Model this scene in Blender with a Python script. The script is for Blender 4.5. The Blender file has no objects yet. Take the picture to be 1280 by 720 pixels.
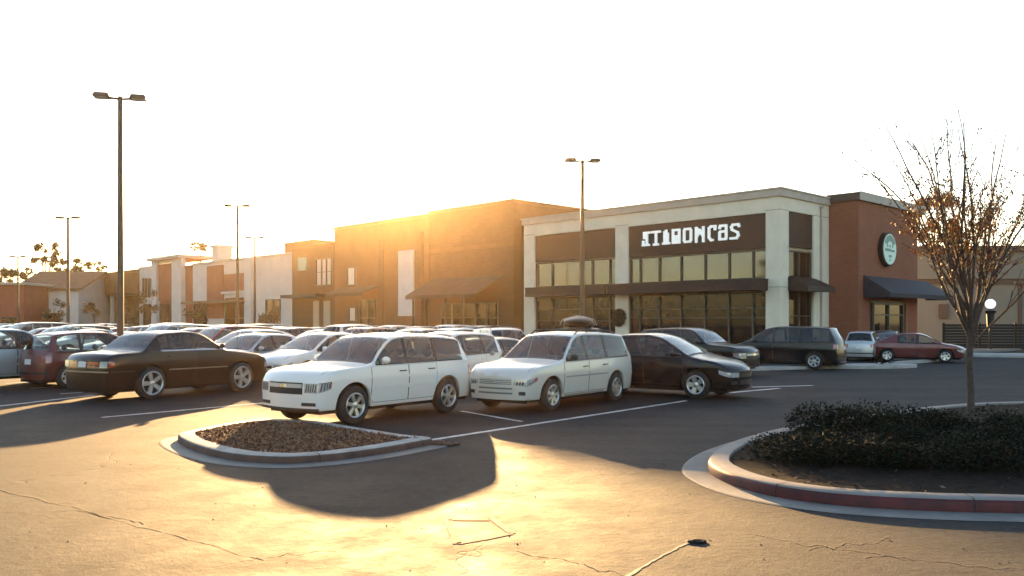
import bpy, bmesh, math, random
from mathutils import Vector, Matrix, noise
random.seed(11)
R = math.radians
scene = bpy.context.scene
COL = scene.collection
EYE, F, CX, HY = 1.9, 1070.0, 640.0, 403.0        # eye height, focal length in photo pixels, centre column, horizon row

def G(px, py, z=0.0):
    """photo pixel -> point on the ground (or on the level z)"""
    Y = F * (EYE - z) / (py - HY)
    return Vector(((px - CX) / F * Y, Y, z))

def D(px, py, Y):
    """photo pixel at a known distance"""
    return Vector(((px - CX) / F * Y, Y, EYE + (HY - py) * Y / F))

# ------------------------------------------------------------------ materials
MATS = {}
def mat(name, col, rough=0.6, metal=0.0, vary=0.0, scale=3.0, bump=0.0, bscale=40.0, coat=0.0, spec=0.5,
        emit=None, estr=0.0, col2=None, detail=5.0, trans=0.0):
    if name in MATS: return MATS[name]
    m = bpy.data.materials.new(name); m.use_nodes = True
    nt = m.node_tree; N = nt.nodes; L = nt.links
    b = N['Principled BSDF']
    b.inputs['Base Color'].default_value = (*col, 1)
    b.inputs['Roughness'].default_value = rough
    b.inputs['Metallic'].default_value = metal
    b.inputs['Coat Weight'].default_value = coat
    b.inputs['Coat Roughness'].default_value = 0.06
    b.inputs['Specular IOR Level'].default_value = spec
    if emit:
        b.inputs['Emission Color'].default_value = (*emit, 1)
        b.inputs['Emission Strength'].default_value = estr
    tc = N.new('ShaderNodeTexCoord')
    if vary > 0 or col2:
        nz = N.new('ShaderNodeTexNoise'); nz.inputs['Scale'].default_value = scale
        nz.inputs['Detail'].default_value = detail; nz.inputs['Roughness'].default_value = 0.65
        L.new(tc.outputs['Object'], nz.inputs['Vector'])
        rp = N.new('ShaderNodeValToRGB')
        c2 = col2 or tuple(min(1, c * (1 + vary)) for c in col)
        c1 = col if col2 else tuple(c * (1 - vary) for c in col)
        rp.color_ramp.elements[0].position = 0.32; rp.color_ramp.elements[1].position = 0.68
        rp.color_ramp.elements[0].color = (*c1, 1); rp.color_ramp.elements[1].color = (*c2, 1)
        L.new(nz.outputs['Fac'], rp.inputs['Fac']); L.new(rp.outputs['Color'], b.inputs['Base Color'])
    if bump > 0:
        nb = N.new('ShaderNodeTexNoise'); nb.inputs['Scale'].default_value = bscale; nb.inputs['Detail'].default_value = 4
        L.new(tc.outputs['Object'], nb.inputs['Vector'])
        bp = N.new('ShaderNodeBump'); bp.inputs['Strength'].default_value = bump; bp.inputs['Distance'].default_value = 0.02
        L.new(nb.outputs['Fac'], bp.inputs['Height']); L.new(bp.outputs['Normal'], b.inputs['Normal'])
    MATS[name] = m
    return m

def paint(name, col, metal=0.0, rough=0.34):
    dark = max(col) < 0.03
    """car paint: clear coat plus a film of dust that dulls parts of it"""
    if name in MATS: return MATS[name]
    m = mat(name, col, rough, metal, coat=0.35 if dark else 0.8, spec=0.3 if dark else 0.5)
    nt = m.node_tree; N = nt.nodes; L = nt.links; b = N['Principled BSDF']
    tc = N.new('ShaderNodeTexCoord')
    nz = N.new('ShaderNodeTexNoise'); nz.inputs['Scale'].default_value = 2.2; nz.inputs['Detail'].default_value = 6
    L.new(tc.outputs['Object'], nz.inputs['Vector'])
    mr = N.new('ShaderNodeMapRange'); mr.inputs['From Min'].default_value = 0.35; mr.inputs['From Max'].default_value = 0.7
    mr.inputs['To Min'].default_value = 0.05; mr.inputs['To Max'].default_value = 0.22
    L.new(nz.outputs['Fac'], mr.inputs['Value']); L.new(mr.outputs['Result'], b.inputs['Coat Roughness'])
    # road dirt along the sills: brown dust that thins out upwards
    sp = N.new('ShaderNodeSeparateXYZ'); L.new(tc.outputs['Object'], sp.inputs['Vector'])
    md = N.new('ShaderNodeMapRange'); md.inputs['From Min'].default_value = 0.25; md.inputs['From Max'].default_value = 0.75
    md.inputs['To Min'].default_value = 0.1 if dark else 0.25; md.inputs['To Max'].default_value = 0.0
    L.new(sp.outputs['Z'], md.inputs['Value'])
    mu = N.new('ShaderNodeMath'); mu.operation = 'MULTIPLY'; L.new(md.outputs['Result'], mu.inputs[0]); L.new(nz.outputs['Fac'], mu.inputs[1])
    mx = N.new('ShaderNodeMix'); mx.data_type = 'RGBA'
    mx.inputs[6].default_value = (*col, 1); mx.inputs[7].default_value = (0.16, 0.13, 0.10, 1)
    L.new(mu.outputs['Value'], mx.inputs[0]); L.new(mx.outputs[2], b.inputs['Base Color'])
    return m

def brick_mat(name, c1, c2, mortar):
    if name in MATS: return MATS[name]
    m = mat(name, c1, 0.85)
    nt = m.node_tree; N = nt.nodes; L = nt.links; b = N['Principled BSDF']
    tc = N.new('ShaderNodeTexCoord'); sp = N.new('ShaderNodeSeparateXYZ'); L.new(tc.outputs['Object'], sp.inputs['Vector'])
    ad = N.new('ShaderNodeMath'); L.new(sp.outputs['X'], ad.inputs[0]); L.new(sp.outputs['Y'], ad.inputs[1])
    cb = N.new('ShaderNodeCombineXYZ'); L.new(ad.outputs['Value'], cb.inputs['X']); L.new(sp.outputs['Z'], cb.inputs['Y'])
    br = N.new('ShaderNodeTexBrick'); br.inputs['Scale'].default_value = 1.0
    br.inputs['Brick Width'].default_value = 0.4; br.inputs['Row Height'].default_value = 0.13; br.inputs['Mortar Size'].default_value = 0.012
    br.inputs['Color1'].default_value = (*c1, 1); br.inputs['Color2'].default_value = (*c2, 1); br.inputs['Mortar'].default_value = (*mortar, 1)
    L.new(cb.outputs['Vector'], br.inputs['Vector'])
    nz = N.new('ShaderNodeTexNoise'); nz.inputs['Scale'].default_value = 0.7; nz.inputs['Detail'].default_value = 6
    L.new(tc.outputs['Object'], nz.inputs['Vector'])
    mr = N.new('ShaderNodeMapRange'); mr.inputs['To Min'].default_value = 0.75; mr.inputs['To Max'].default_value = 1.2
    L.new(nz.outputs['Fac'], mr.inputs['Value'])
    mx = N.new('ShaderNodeVectorMath'); mx.operation = 'SCALE'
    L.new(br.outputs['Color'], mx.inputs[0]); L.new(mr.outputs['Result'], mx.inputs['Scale'])
    L.new(mx.outputs['Vector'], b.inputs['Base Color'])
    return m

# ------------------------------------------------------------------ mesh helpers
class MB:
    def __init__(s): s.v = []; s.f = []; s.mi = []
    def add(s, vs, fs, mi=0):
        o = len(s.v); s.v += [tuple(v) for v in vs]; s.f += [tuple(i + o for i in f) for f in fs]; s.mi += [mi] * len(fs)
        return s
    def box(s, x0, x1, y0, y1, z0, z1, mi=0):
        vs = [(x, y, z) for z in (z0, z1) for y in (y0, y1) for x in (x0, x1)]
        return s.add(vs, [(0, 2, 3, 1), (4, 5, 7, 6), (0, 1, 5, 4), (2, 6, 7, 3), (0, 4, 6, 2), (1, 3, 7, 5)], mi)
    def prism(s, pts, axis, a0, a1, mi=0):
        """polygon pts (2D) extruded along an axis: 'x' uses (y,z), 'y' uses (x,z), 'z' uses (x,y)"""
        def mk(p, a): return {'x': (a, p[0], p[1]), 'y': (p[0], a, p[1]), 'z': (p[0], p[1], a)}[axis]
        n = len(pts); vs = [mk(p, a0) for p in pts] + [mk(p, a1) for p in pts]
        fs = [tuple(range(n))[::-1], tuple(range(n, 2 * n))] + [(i, (i + 1) % n, n + (i + 1) % n, n + i) for i in range(n)]
        return s.add(vs, fs, mi)
    def tube(s, pts, rads, n=8, cap=True, mi=0):
        pts = [Vector(p) for p in pts]; rings = []; up = Vector((0, 0, 1)); base = len(s.v); vs = []; fs = []
        t0 = (pts[1] - pts[0]).normalized()
        a = t0.cross(up if abs(t0.z) < 0.95 else Vector((1, 0, 0))).normalized()
        for i, p in enumerate(pts):
            t = (pts[min(i + 1, len(pts) - 1)] - pts[max(i - 1, 0)]).normalized()
            a = (a - t * a.dot(t)).normalized(); b = t.cross(a)
            r = rads[i] if hasattr(rads, '__len__') else rads
            vs += [p + a * (r * math.cos(2 * math.pi * k / n)) + b * (r * math.sin(2 * math.pi * k / n)) for k in range(n)]
        for i in range(len(pts) - 1):
            for k in range(n):
                fs.append((i * n + k, i * n + (k + 1) % n, (i + 1) * n + (k + 1) % n, (i + 1) * n + k))
        if cap: fs += [tuple(range(n))[::-1], tuple(range((len(pts) - 1) * n, len(pts) * n))]
        return s.add(vs, fs, mi)
    def lathe(s, prof, axis='y', n=28, c=(0, 0, 0), mi=0, closed=False):
        """prof: list of (radius, along)"""
        vs = []; fs = []; m = len(prof)
        for r, a in prof:
            for k in range(n):
                t = 2 * math.pi * k / n; p, q = r * math.cos(t), r * math.sin(t)
                vs.append({'y': (c[0] + p, c[1] + a, c[2] + q), 'z': (c[0] + p, c[1] + q, c[2] + a), 'x': (c[0] + a, c[1] + p, c[2] + q)}[axis])
        for i in range(m if closed else m - 1):
            j = (i + 1) % m
            for k in range(n): fs.append((i * n + k, i * n + (k + 1) % n, j * n + (k + 1) % n, j * n + k))
        return s.add(vs, fs, mi)
    def ball(s, c, r, n=12, sq=(1, 1, 1), mi=0):
        prof = [(max(1e-4, r * math.cos(t)), r * math.sin(t)) for t in [(-0.5 + i / n) * math.pi for i in range(n + 1)]]
        o = len(s.v); s.lathe(prof, 'z', n * 2, (0, 0, 0), mi)
        for i in range(o, len(s.v)):
            v = s.v[i]; s.v[i] = (c[0] + v[0] * sq[0], c[1] + v[1] * sq[1], c[2] + v[2] * sq[2])
        return s
    def mesh(s, name, mats, smooth=None, weld=True):
        me = bpy.data.meshes.new(name); me.from_pydata(s.v, [], s.f)
        for m in (mats if isinstance(mats, (list, tuple)) else [mats]): me.materials.append(m)
        me.polygons.foreach_set('material_index', s.mi)
        bm = bmesh.new(); bm.from_mesh(me)
        if weld: bmesh.ops.remove_doubles(bm, verts=bm.verts, dist=0.0008)
        bmesh.ops.recalc_face_normals(bm, faces=bm.faces)
        bm.to_mesh(me); bm.free()
        if smooth is not None:
            me.polygons.foreach_set('use_smooth', [True] * len(me.polygons)); me.set_sharp_from_angle(angle=R(smooth))
        me.update()
        return me

def link(name, me, parent=None, loc=None):
    o = bpy.data.objects.new(name, me); COL.objects.link(o)
    if parent: o.parent = parent
    if loc is not None: o.location = loc
    return o
def obj(name, mb, m, parent=None, smooth=None, weld=True):
    return link(name, mb.mesh(name, m, smooth, weld), parent)
def tag(o, label, cat, group=None):
    o['label'] = label; o['category'] = cat
    if group: o['group'] = group
    return o
def thing(name, label, cat, loc=(0, 0, 0), rz=0.0, group=None):
    o = bpy.data.objects.new(name, None); COL.objects.link(o); o.location = loc; o.rotation_euler = (0, 0, rz)
    o.empty_display_size = 0.3
    return tag(o, label, cat, group)
def struct(o, kind='structure'): o['kind'] = kind; return o

# ------------------------------------------------------------------ camera, light, air
cam = bpy.data.objects.new('camera', bpy.data.cameras.new('camera')); COL.objects.link(cam)
cam.location = (0, 0, EYE); cam.rotation_euler = (R(90), 0, 0)
cam.data.sensor_width = 36; cam.data.lens = F / 1280 * 36; cam.data.shift_y = (HY - 360) / 1280
cam.data.clip_end = 5000; scene.camera = cam
SUN_AZ, SUN_EL = R(-7.0), R(10.35)
to_sun = Vector((math.sin(SUN_AZ) * math.cos(SUN_EL), math.cos(SUN_AZ) * math.cos(SUN_EL), math.sin(SUN_EL)))
sun = bpy.data.objects.new('sun', bpy.data.lights.new('sun', 'SUN')); COL.objects.link(sun)
sun.rotation_euler = to_sun.to_track_quat('Z', 'Y').to_euler()
sun.data.energy = 5.0; sun.data.angle = R(0.6); sun.data.color = (1.0, 0.60, 0.25)
w = bpy.data.worlds.new('World'); scene.world = w; w.use_nodes = True
sky = w.node_tree.nodes.new('ShaderNodeTexSky'); sky.sky_type = 'NISHITA'; sky.sun_disc = False
sky.sun_elevation = SUN_EL; sky.sun_rotation = SUN_AZ
sky.air_density = 1.0; sky.dust_density = 0.9; sky.ozone_density = 1.0
bg = w.node_tree.nodes['Background']; bg.inputs['Strength'].default_value = 0.06
w.node_tree.links.new(sky.outputs['Color'], bg.inputs['Color'])
scene.view_settings.view_transform = 'Standard'; scene.view_settings.look = 'None'
scene.view_settings.exposure = 2.9; scene.view_settings.gamma = 1.0
scene.render.engine = 'CYCLES'
cy = scene.cycles
cy.use_denoising = True; cy.max_bounces = 6; cy.diffuse_bounces = 3; cy.glossy_bounces = 3; cy.volume_bounces = 0
cy.transparent_max_bounces = 6; cy.caustics_reflective = False; cy.caustics_refractive = False; cy.sample_clamp_indirect = 6.0

HAZE = True
if HAZE:
    hm = bpy.data.materials.new('haze'); hm.use_nodes = True; nt = hm.node_tree
    nt.nodes.remove(nt.nodes['Principled BSDF'])
    pv = nt.nodes.new('ShaderNodeVolumePrincipled'); pv.inputs['Color'].default_value = (0.98, 0.74, 0.46, 1)
    pv.inputs['Density'].default_value = 0.00011; pv.inputs['Anisotropy'].default_value = 0.87
    nt.links.new(pv.outputs['Volume'], nt.nodes['Material Output'].inputs['Volume'])
    struct(obj('haze', MB().box(-820, 820, -820, 820, -1, 26), hm), 'stuff')

# ------------------------------------------------------------------ ground
def asphalt():
    m = bpy.data.materials.new('asphalt'); m.use_nodes = True; nt = m.node_tree; N = nt.nodes; L = nt.links; b = N['Principled BSDF']
    tc = N.new('ShaderNodeTexCoord')
    def nz(scale, detail=5, rough=0.6):
        n = N.new('ShaderNodeTexNoise'); n.inputs['Scale'].default_value = scale; n.inputs['Detail'].default_value = detail
        n.inputs['Roughness'].default_value = rough; L.new(tc.outputs['Object'], n.inputs['Vector']); return n
    big, mid, fine = nz(0.12, 6), nz(1.3, 8, 0.7), nz(55, 3)
    def rng(node, a, b_, c, d):
        r = N.new('ShaderNodeMapRange'); r.inputs['From Min'].default_value = a; r.inputs['From Max'].default_value = b_
        r.inputs['To Min'].default_value = c; r.inputs['To Max'].default_value = d; L.new(node.outputs[0], r.inputs['Value']); return r
    def math_(op, a, c):
        q = N.new('ShaderNodeMath'); q.operation = op
        for i, s in enumerate((a, c)):
            if isinstance(s, (int, float)): q.inputs[i].default_value = s
            else: L.new(s.outputs[0], q.inputs[i])
        return q
    blot = nz(9, 6, .75)
    tone = math_('MULTIPLY', math_('MULTIPLY', rng(big, .3, .7, .68, 1.35), rng(mid, .3, .7, .72, 1.28)), rng(fine, .3, .7, .7, 1.35))
    tone = math_('MULTIPLY', tone, rng(blot, .3, .7, .6, 1.45))
    # pale streaks polished by tyres along the lane, and dark oil drips
    mp = N.new('ShaderNodeMapping'); mp.inputs['Rotation'].default_value = (0, 0, R(12)); mp.inputs['Scale'].default_value = (.10, 1.5, 1); L.new(tc.outputs['Object'], mp.inputs['Vector'])
    stn = N.new('ShaderNodeTexNoise'); stn.inputs['Scale'].default_value = 1.0; stn.inputs['Detail'].default_value = 7; L.new(mp.outputs['Vector'], stn.inputs['Vector'])
    tone = math_('MULTIPLY', tone, rng(stn, .35, .65, .82, 1.22))
    spot = nz(1.9, 2, .4); tone = math_('MULTIPLY', tone, rng(spot, .66, .74, 1.0, .55))
    # hairline cracks: distorted cell borders that fade in and out
    dn = nz(0.6, 4); ds = N.new('ShaderNodeVectorMath'); ds.operation = 'SCALE'; ds.inputs['Scale'].default_value = 1.6
    L.new(dn.outputs['Color'], ds.inputs[0])
    dv = N.new('ShaderNodeVectorMath'); L.new(tc.outputs['Object'], dv.inputs[0]); L.new(ds.outputs['Vector'], dv.inputs[1])
    vo = N.new('ShaderNodeTexVoronoi'); vo.feature = 'DISTANCE_TO_EDGE'; vo.inputs['Scale'].default_value = 0.3
    L.new(dv.outputs['Vector'], vo.inputs['Vector'])
    line = rng(vo, 0.0, 0.006, 1.0, 0.0)
    gate = rng(nz(0.25, 2), 0.5, 0.56, 0.0, 1.0)
    crack = math_('MULTIPLY', line, gate)
    tone2 = math_('MULTIPLY', tone, math_('SUBTRACT', 1.0, math_('MULTIPLY', crack, 0.6)))
    sc = N.new('ShaderNodeVectorMath'); sc.operation = 'SCALE'; sc.inputs[0].default_value = (0.0215, 0.0225, 0.023)
    L.new(tone2.outputs[0], sc.inputs['Scale']); L.new(sc.outputs['Vector'], b.inputs['Base Color'])
    rr = rng(mid, .3, .7, .70, .92); L.new(rr.outputs[0], b.inputs['Roughness'])
    b.inputs['Specular IOR Level'].default_value = 0.12
    hgt = math_('SUBTRACT', math_('ADD', math_('MULTIPLY', fine, 0.5), math_('MULTIPLY', blot, 1.4)), math_('MULTIPLY', crack, 0.8))
    bp = N.new('ShaderNodeBump'); bp.inputs['Strength'].default_value = 0.42; bp.inputs['Distance'].default_value = 0.015
    L.new(hgt.outputs[0], bp.inputs['Height']); L.new(bp.outputs['Normal'], b.inputs['Normal'])
    return m
gm = MB(); n = 40
gm.add([(-800, -800, 0), (800, -800, 0), (800, 800, 0), (-800, 800, 0)], [(0, 1, 2, 3)])
struct(obj('parking_lot_ground', gm, asphalt()))

white_line = mat('worn_line_paint', (0.50, 0.49, 0.46), 0.6, vary=0.35, scale=6.0, detail=8)
concrete = mat('concrete', (0.17, 0.16, 0.145), 0.8, vary=0.22, scale=2.5, bump=0.3, bscale=60)
concrete_pale = mat('pale_concrete', (0.36, 0.345, 0.32), 0.8, vary=0.2, scale=2.0, bump=0.3, bscale=60)
red_kerb = mat('red_kerb_paint', (0.075, 0.005, 0.005), 0.6, vary=0.5, scale=5.0, detail=8)
soil = mat('soil', (0.016, 0.012, 0.009), 0.95, spec=0.08, vary=0.5, scale=9.0, bump=0.8, bscale=25)
mulch_m = mat('mulch_bed', (0.13, 0.065, 0.035), 0.95, vary=0.45, scale=14.0, bump=0.9, bscale=40)

def line_strip(mb, a, b, wd=0.11, z=0.004, rag=0.012):
    a, b = Vector(a[:2]), Vector(b[:2]); d = (b - a); ln = d.length; d /= ln; p = Vector((-d.y, d.x)); n = max(2, int(ln / 0.25))
    vs = []
    for i in range(n + 1):
        c = a + d * (ln * i / n)
        for s in (-1, 1):
            q = c + p * s * (wd / 2 + random.uniform(-rag, rag)); vs.append((q.x, q.y, z))
    mb.add(vs, [(2 * i, 2 * i + 2, 2 * i + 3, 2 * i + 1) for i in range(n)])

# ------------------------------------------------------------------ cars
def pchip(pts):
    xs = [p[0] for p in pts]; ys = [p[1] for p in pts]; n = len(xs)
    h = [xs[i + 1] - xs[i] for i in range(n - 1)]; d = [(ys[i + 1] - ys[i]) / h[i] for i in range(n - 1)]
    m = [d[0]] + [0 if d[i - 1] * d[i] <= 0 else 2 * d[i - 1] * d[i] / (d[i - 1] + d[i]) for i in range(1, n - 1)] + [d[-1]]
    def f(x):
        if x <= xs[0]: return ys[0]
        if x >= xs[-1]: return ys[-1]
        i = 0
        while x > xs[i + 1]: i += 1
        t = (x - xs[i]) / h[i]; t2 = t * t; t3 = t2 * t
        return (2*t3-3*t2+1)*ys[i] + (t3-2*t2+t)*h[i]*m[i] + (-2*t3+3*t2)*ys[i+1] + (t3-t2)*h[i]*m[i+1]
    return f
def sstep(t): t = max(0.0, min(1.0, t)); return t * t * (3 - 2 * t)

def clear_glass(name, tint, ior=1.5):
    m = bpy.data.materials.new(name); m.use_nodes = True; nt = m.node_tree; N = nt.nodes; L = nt.links
    N.remove(N['Principled BSDF']); t = N.new('ShaderNodeBsdfTransparent'); t.inputs['Color'].default_value = (*tint, 1)
    g = N.new('ShaderNodeBsdfGlossy'); g.inputs['Roughness'].default_value = 0.03; g.inputs['Color'].default_value = (.95, 1, 1, 1)
    f = N.new('ShaderNodeFresnel'); f.inputs['IOR'].default_value = ior
    mx = N.new('ShaderNodeMixShader'); L.new(f.outputs[0], mx.inputs[0]); L.new(t.outputs[0], mx.inputs[1]); L.new(g.outputs[0], mx.inputs[2])
    L.new(mx.outputs[0], N['Material Output'].inputs['Surface']); MATS[name] = m
    return m
glass_m = clear_glass('car_glass', (.78, .84, .82), 1.6)
tint_m = clear_glass('tinted_car_glass', (.30, .33, .33), 1.6)
seat_m = mat('car_interior', (.055, .05, .045), .85, vary=.25, scale=6)
rubber_m = mat('tyre_rubber', (0.018, 0.018, 0.018), 0.85, vary=0.3, scale=8)
alloy_m = mat('alloy_rim', (0.62, 0.62, 0.60), 0.28, 0.85)
trim_m = mat('black_trim', (0.018, 0.018, 0.018), 0.55)
under_m = mat('car_underside', (0.010, 0.010, 0.010), 0.9)
chrome_m = mat('chrome', (0.75, 0.75, 0.73), 0.12, 1.0)
lamp_m = mat('headlight_lens', (0.55, 0.56, 0.55), 0.08, 0.25, spec=0.8, coat=1.0)
tail_m = mat('red_lens', (0.30, 0.012, 0.010), 0.12, spec=0.8, coat=1.0)
amber_m = mat('orange_lens', (0.62, 0.10, 0.02), 0.15, spec=0.8, coat=1.0)
plate_m = mat('plate_white', (0.7, 0.7, 0.68), 0.5)
ink_m = mat('dark_ink', (0.03, 0.03, 0.045), 0.6)

class Car:
    def __init__(s, **k):
        s.crown = 0.035; s.r = 0.055; s.tum = R(20); s.kf = 0.16; s.kr = 0.10; s.mf = 0.05; s.mr = 0.04; s.taper_f = 0.10; s.taper_r = 0.09
        s.belt_slope = 0.0; s.zf = 0.55; s.ledge = 0.025; s.nspoke = 6; s.archgap = 0.065; s.belt_out = 0.0
        s.__dict__.update(k); s.Hf = pchip(s.prof); s.xr, s.xf = s.prof[0][0], s.prof[-1][0]
    def H(s, x): return s.Hf(x)
    def W(s, x):
        w = s.w; xm = 0.0
        if x > s.fa * 0.6: t = (x - s.fa * 0.6) / (s.xf - s.fa * 0.6); w -= s.taper_f * t ** 2.6 + 0.05 * max(0, (t - .86) / .14) ** 2
        if x < s.ra * 0.6: t = (x - s.ra * 0.6) / (s.xr - s.ra * 0.6); w -= s.taper_r * t ** 2.6 + 0.05 * max(0, (t - .86) / .14) ** 2
        return w
    def zb(s, x):
        z = s.sill; Ra = s.rw + s.archgap
        for a in (s.fa, s.ra):
            if abs(x - a) < Ra: z = max(z, s.rw + math.sqrt(Ra * Ra - (x - a) ** 2))
        return z
    def ze(s, x): return s.H(x) - s.crown - s.r
    def belt(s, x): return s.belt0 - s.belt_slope * x
    def b(s, x): return min(s.belt(x), s.ze(x) - 0.004)
    def yl(s, x, z):                       # half width below the belt
        t = max(0.0, min(1.0, (z - s.sill) / (s.belt0 - s.sill)))
        y = s.W(x) - 0.075 * (1 - t) ** 2.2 - 0.035 * t ** 3
        y += 0.010 * max(0, 1 - abs(t - .70) / .10) - 0.008 * max(0, 1 - abs(t - .34) / .12)
        return y
    def y(s, x, z):
        b = s.b(x)
        if z <= b: return s.yl(x, z)
        g = s.ze(x) - b
        return s.yl(x, b) - s.ledge * min(1, g / .15) * min(1, (z - b) / .012) - math.tan(s.tum) * (z - b) - 0.05 * max(0, (z - b)) ** 2
    def yt(s, x):                          # half width of the roof panel
        return s.y(x, s.ze(x)) - 1.35 * s.r
    def dfm(s, x, y, z):
        w = s.W(x); q = (y / w) ** 2; v = ((z - s.zf) / 0.45) ** 2
        rf = sstep((x - (s.xf - .55)) / .55); rr = sstep(((s.xr + .55) - x) / .55)
        return Vector((x - rf * (s.kf * q + s.mf * v) + rr * (s.kr * q + s.mr * v), y, z))
    # surfaces in two parameters
    def side(s, sg):  return lambda x, z: s.dfm(x, sg * s.y(x, z), z)
    def topz(s, x, y): return s.H(x) - s.crown * (y / max(.2, s.yt(x))) ** 2
    def top(s): return lambda x, y: s.dfm(x, y, s.topz(x, y))
    def cap(s, e): x = s.xf if e > 0 else s.xr; return lambda y, z: s.dfm(x, y, z)
    def body(s):
        xs = set()
        for (x0, z0), (x1, z1) in zip(s.prof, s.prof[1:]):
            n = max(1, int(math.hypot(x1 - x0, z1 - z0) / 0.07))
            for i in range(n + 1): xs.add(round(x0 + (x1 - x0) * i / n, 4))
        Ra = s.rw + s.archgap
        for a in (s.fa, s.ra):
            xs = {x for x in xs if not (a - Ra - .03 < x < a + Ra + .03)}
            for i in range(19): xs.add(round(a + Ra * 0.9999 * math.cos(math.pi * i / 18), 4))
            xs.add(a - Ra - .002); xs.add(a + Ra + .002); xs.add(a - Ra - .02); xs.add(a + Ra + .02)
        wx = sorted({x for q in s.windows for x in q} | {x for q in (s.ws, s.rwn) for x in q})
        xs = {x for x in xs if min(abs(x - v) for v in wx) > .025} | set(wx)
        xs = sorted(xs); nS, nG, nA, nT = 13, 6, 4, 6
        bm = MB(); half = []
        for x in xs:
            zb, b, ze = s.zb(x), s.b(x), s.ze(x); pts = []
            zb = min(zb, b - .01)
            y0 = s.yl(x, zb); pts.append((y0 - .07, zb + .012)); pts.append((y0 - .006, zb))
            for k in range(nS + 1):
                z = min(max(s.sill + (s.belt0 + .12 - s.sill) * k / nS, zb + .008), b); pts.append((s.y(x, z), z))
            pts.append((s.y(x, b), b))
            for k in range(nG + 1):
                z = min(ze, b + .013 + (ze - b - .013) * k / nG) if ze - b > .02 else ze; pts.append((s.y(x, z), z))
            ye = s.y(x, ze)
            for k in range(1, nA + 1):
                f = math.pi / 2 * k / nA; pts.append((ye - 1.35 * s.r * (1 - math.cos(f)), ze + s.r * math.sin(f)))
            yt = pts[-1][0]; ncap = len(pts)
            for k in range(1, nT + 1):
                yy = yt * (1 - k / nT); pts.append((yy, s.topz(x, yy)))
            half.append(pts)
        m = len(half[0])
        for sg in (1, -1):
            vs = [s.dfm(x, sg * y, z) for x, pts in zip(xs, half) for (y, z) in pts]
            g0, g1, t0 = 4 + nS, 4 + nS + nG, 4 + nS + nG + nA; fs = []
            for i in range(len(xs) - 1):
                xm = (xs[i] + xs[i + 1]) / 2
                sh = any(a < xm < b_ for a, b_ in s.windows) and s.ze(xm) - s.b(xm) > .05
                th_ = any(min(q) < xm < max(q) for q in (s.ws, s.rwn))
                for k in range(m - 1):
                    if (sh and g0 <= k < g1) or (th_ and k >= t0): continue
                    fs.append((i * m + k, (i + 1) * m + k, (i + 1) * m + k + 1, i * m + k + 1))
            bm.add(vs, fs)
        for x, pts in ((xs[0], half[0]), (xs[-1], half[-1])):
            K = 16; rows = pts[1:ncap] ; vs = []
            for (y, z) in rows: vs += [s.dfm(x, y * (1 - 2 * j / K), z) for j in range(K + 1)]
            yt, ztp = pts[ncap - 1]
            for q in range(1, 4):                 # crown of the end edge
                vs += [s.dfm(x, yt * (1 - 2 * j / K), ztp + (s.topz(x, yt * (1 - 2 * j / K)) - ztp) * q / 3) for j in range(K + 1)]
            nr = len(rows) + 3
            bm.add(vs, [(i * (K + 1) + j, i * (K + 1) + j + 1, (i + 1) * (K + 1) + j + 1, (i + 1) * (K + 1) + j) for i in range(nr - 1) for j in range(K)])
        return bm
    def interior(s):
        bm = MB(); w = s.w - .13; zf = s.belt0 - .34; x1 = s.ws[0] - .05; x0 = s.rwn[0] + .12
        bm.box(x0, x1, -w, w, s.sill + .06, zf)
        bm.prism([(x1 - .42, zf), (x1 - .38, s.belt0 - .06), (x1 - .10, s.belt0 - .03), (x1, zf)], 'y', -w + .02, w - .02)
        rows = [(.0, ((-.38,), (.38,))), (-.95, ((-.42,), (.0,), (.42,)))]
        for xs_, seats in rows:
            for (yy,) in seats:
                hw = .24 if xs_ == 0 else .20; top = s.belt0 + .06
                bm.prism([(xs_ - .05, zf - .02), (xs_ - .22, top), (xs_ - .12, top + .02), (xs_ + .10, zf + .05), (xs_ + .48, zf + .08), (xs_ + .48, zf - .02)], 'y', yy - hw, yy + hw)
                bm.ball((xs_ - .19, yy, top + .12), .1, 6, (.55, 1.25, .85))
        bm.lathe([(.17, 0), (.19, .012), (.17, .024), (.155, .012)], 'x', 20, (x1 - .48, .38, s.belt0 - .02), closed=True)
        return bm
    def under(s):
        bm = MB(); w = s.w - .24
        bm.box(s.xr + .12, s.xf - .25, -w, w, s.sill - .08, s.sill + .42)
        bm.box(s.ra + s.rw + .1, s.fa - s.rw - .1, -s.w + .12, s.w - .12, s.sill - .03, s.sill + .05)
        for a in (s.fa, s.ra): bm.lathe([(.05, -s.w + .15), (.05, s.w - .15)], 'y', 8, (a, 0, s.rw))
        return bm

def patch(P, lo, hi, nv, off, thick, hint, mb=None):
    mb = mb or MB(); n = len(lo); e = 1e-3; hint = Vector(hint); out = []; inn = []
    for i in range(n):
        for j in range(nv + 1):
            t = j / nv; u = lo[i][0] + (hi[i][0] - lo[i][0]) * t; v = lo[i][1] + (hi[i][1] - lo[i][1]) * t
            p = P(u, v); nn = (P(u + e, v) - P(u - e, v)).cross(P(u, v + e) - P(u, v - e))
            nn = nn.normalized() if nn.length > 1e-12 else hint.copy()
            if nn.dot(hint) < 0: nn = -nn
            out.append(p + nn * off); inn.append(p + nn * (off - thick))
    m = nv + 1; N = n * m
    fs = [(i * m + j, (i + 1) * m + j, (i + 1) * m + j + 1, i * m + j + 1) for i in range(n - 1) for j in range(nv)]
    ring = [i * m for i in range(n)] + [(n - 1) * m + j for j in range(1, m)] + [i * m + nv for i in range(n - 2, -1, -1)] + [j for j in range(nv - 1, 0, -1)]
    fs += [(ring[k], ring[(k + 1) % len(ring)], ring[(k + 1) % len(ring)] + N, ring[k] + N) for k in range(len(ring))]
    return mb.add(out + inn, fs)
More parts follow.
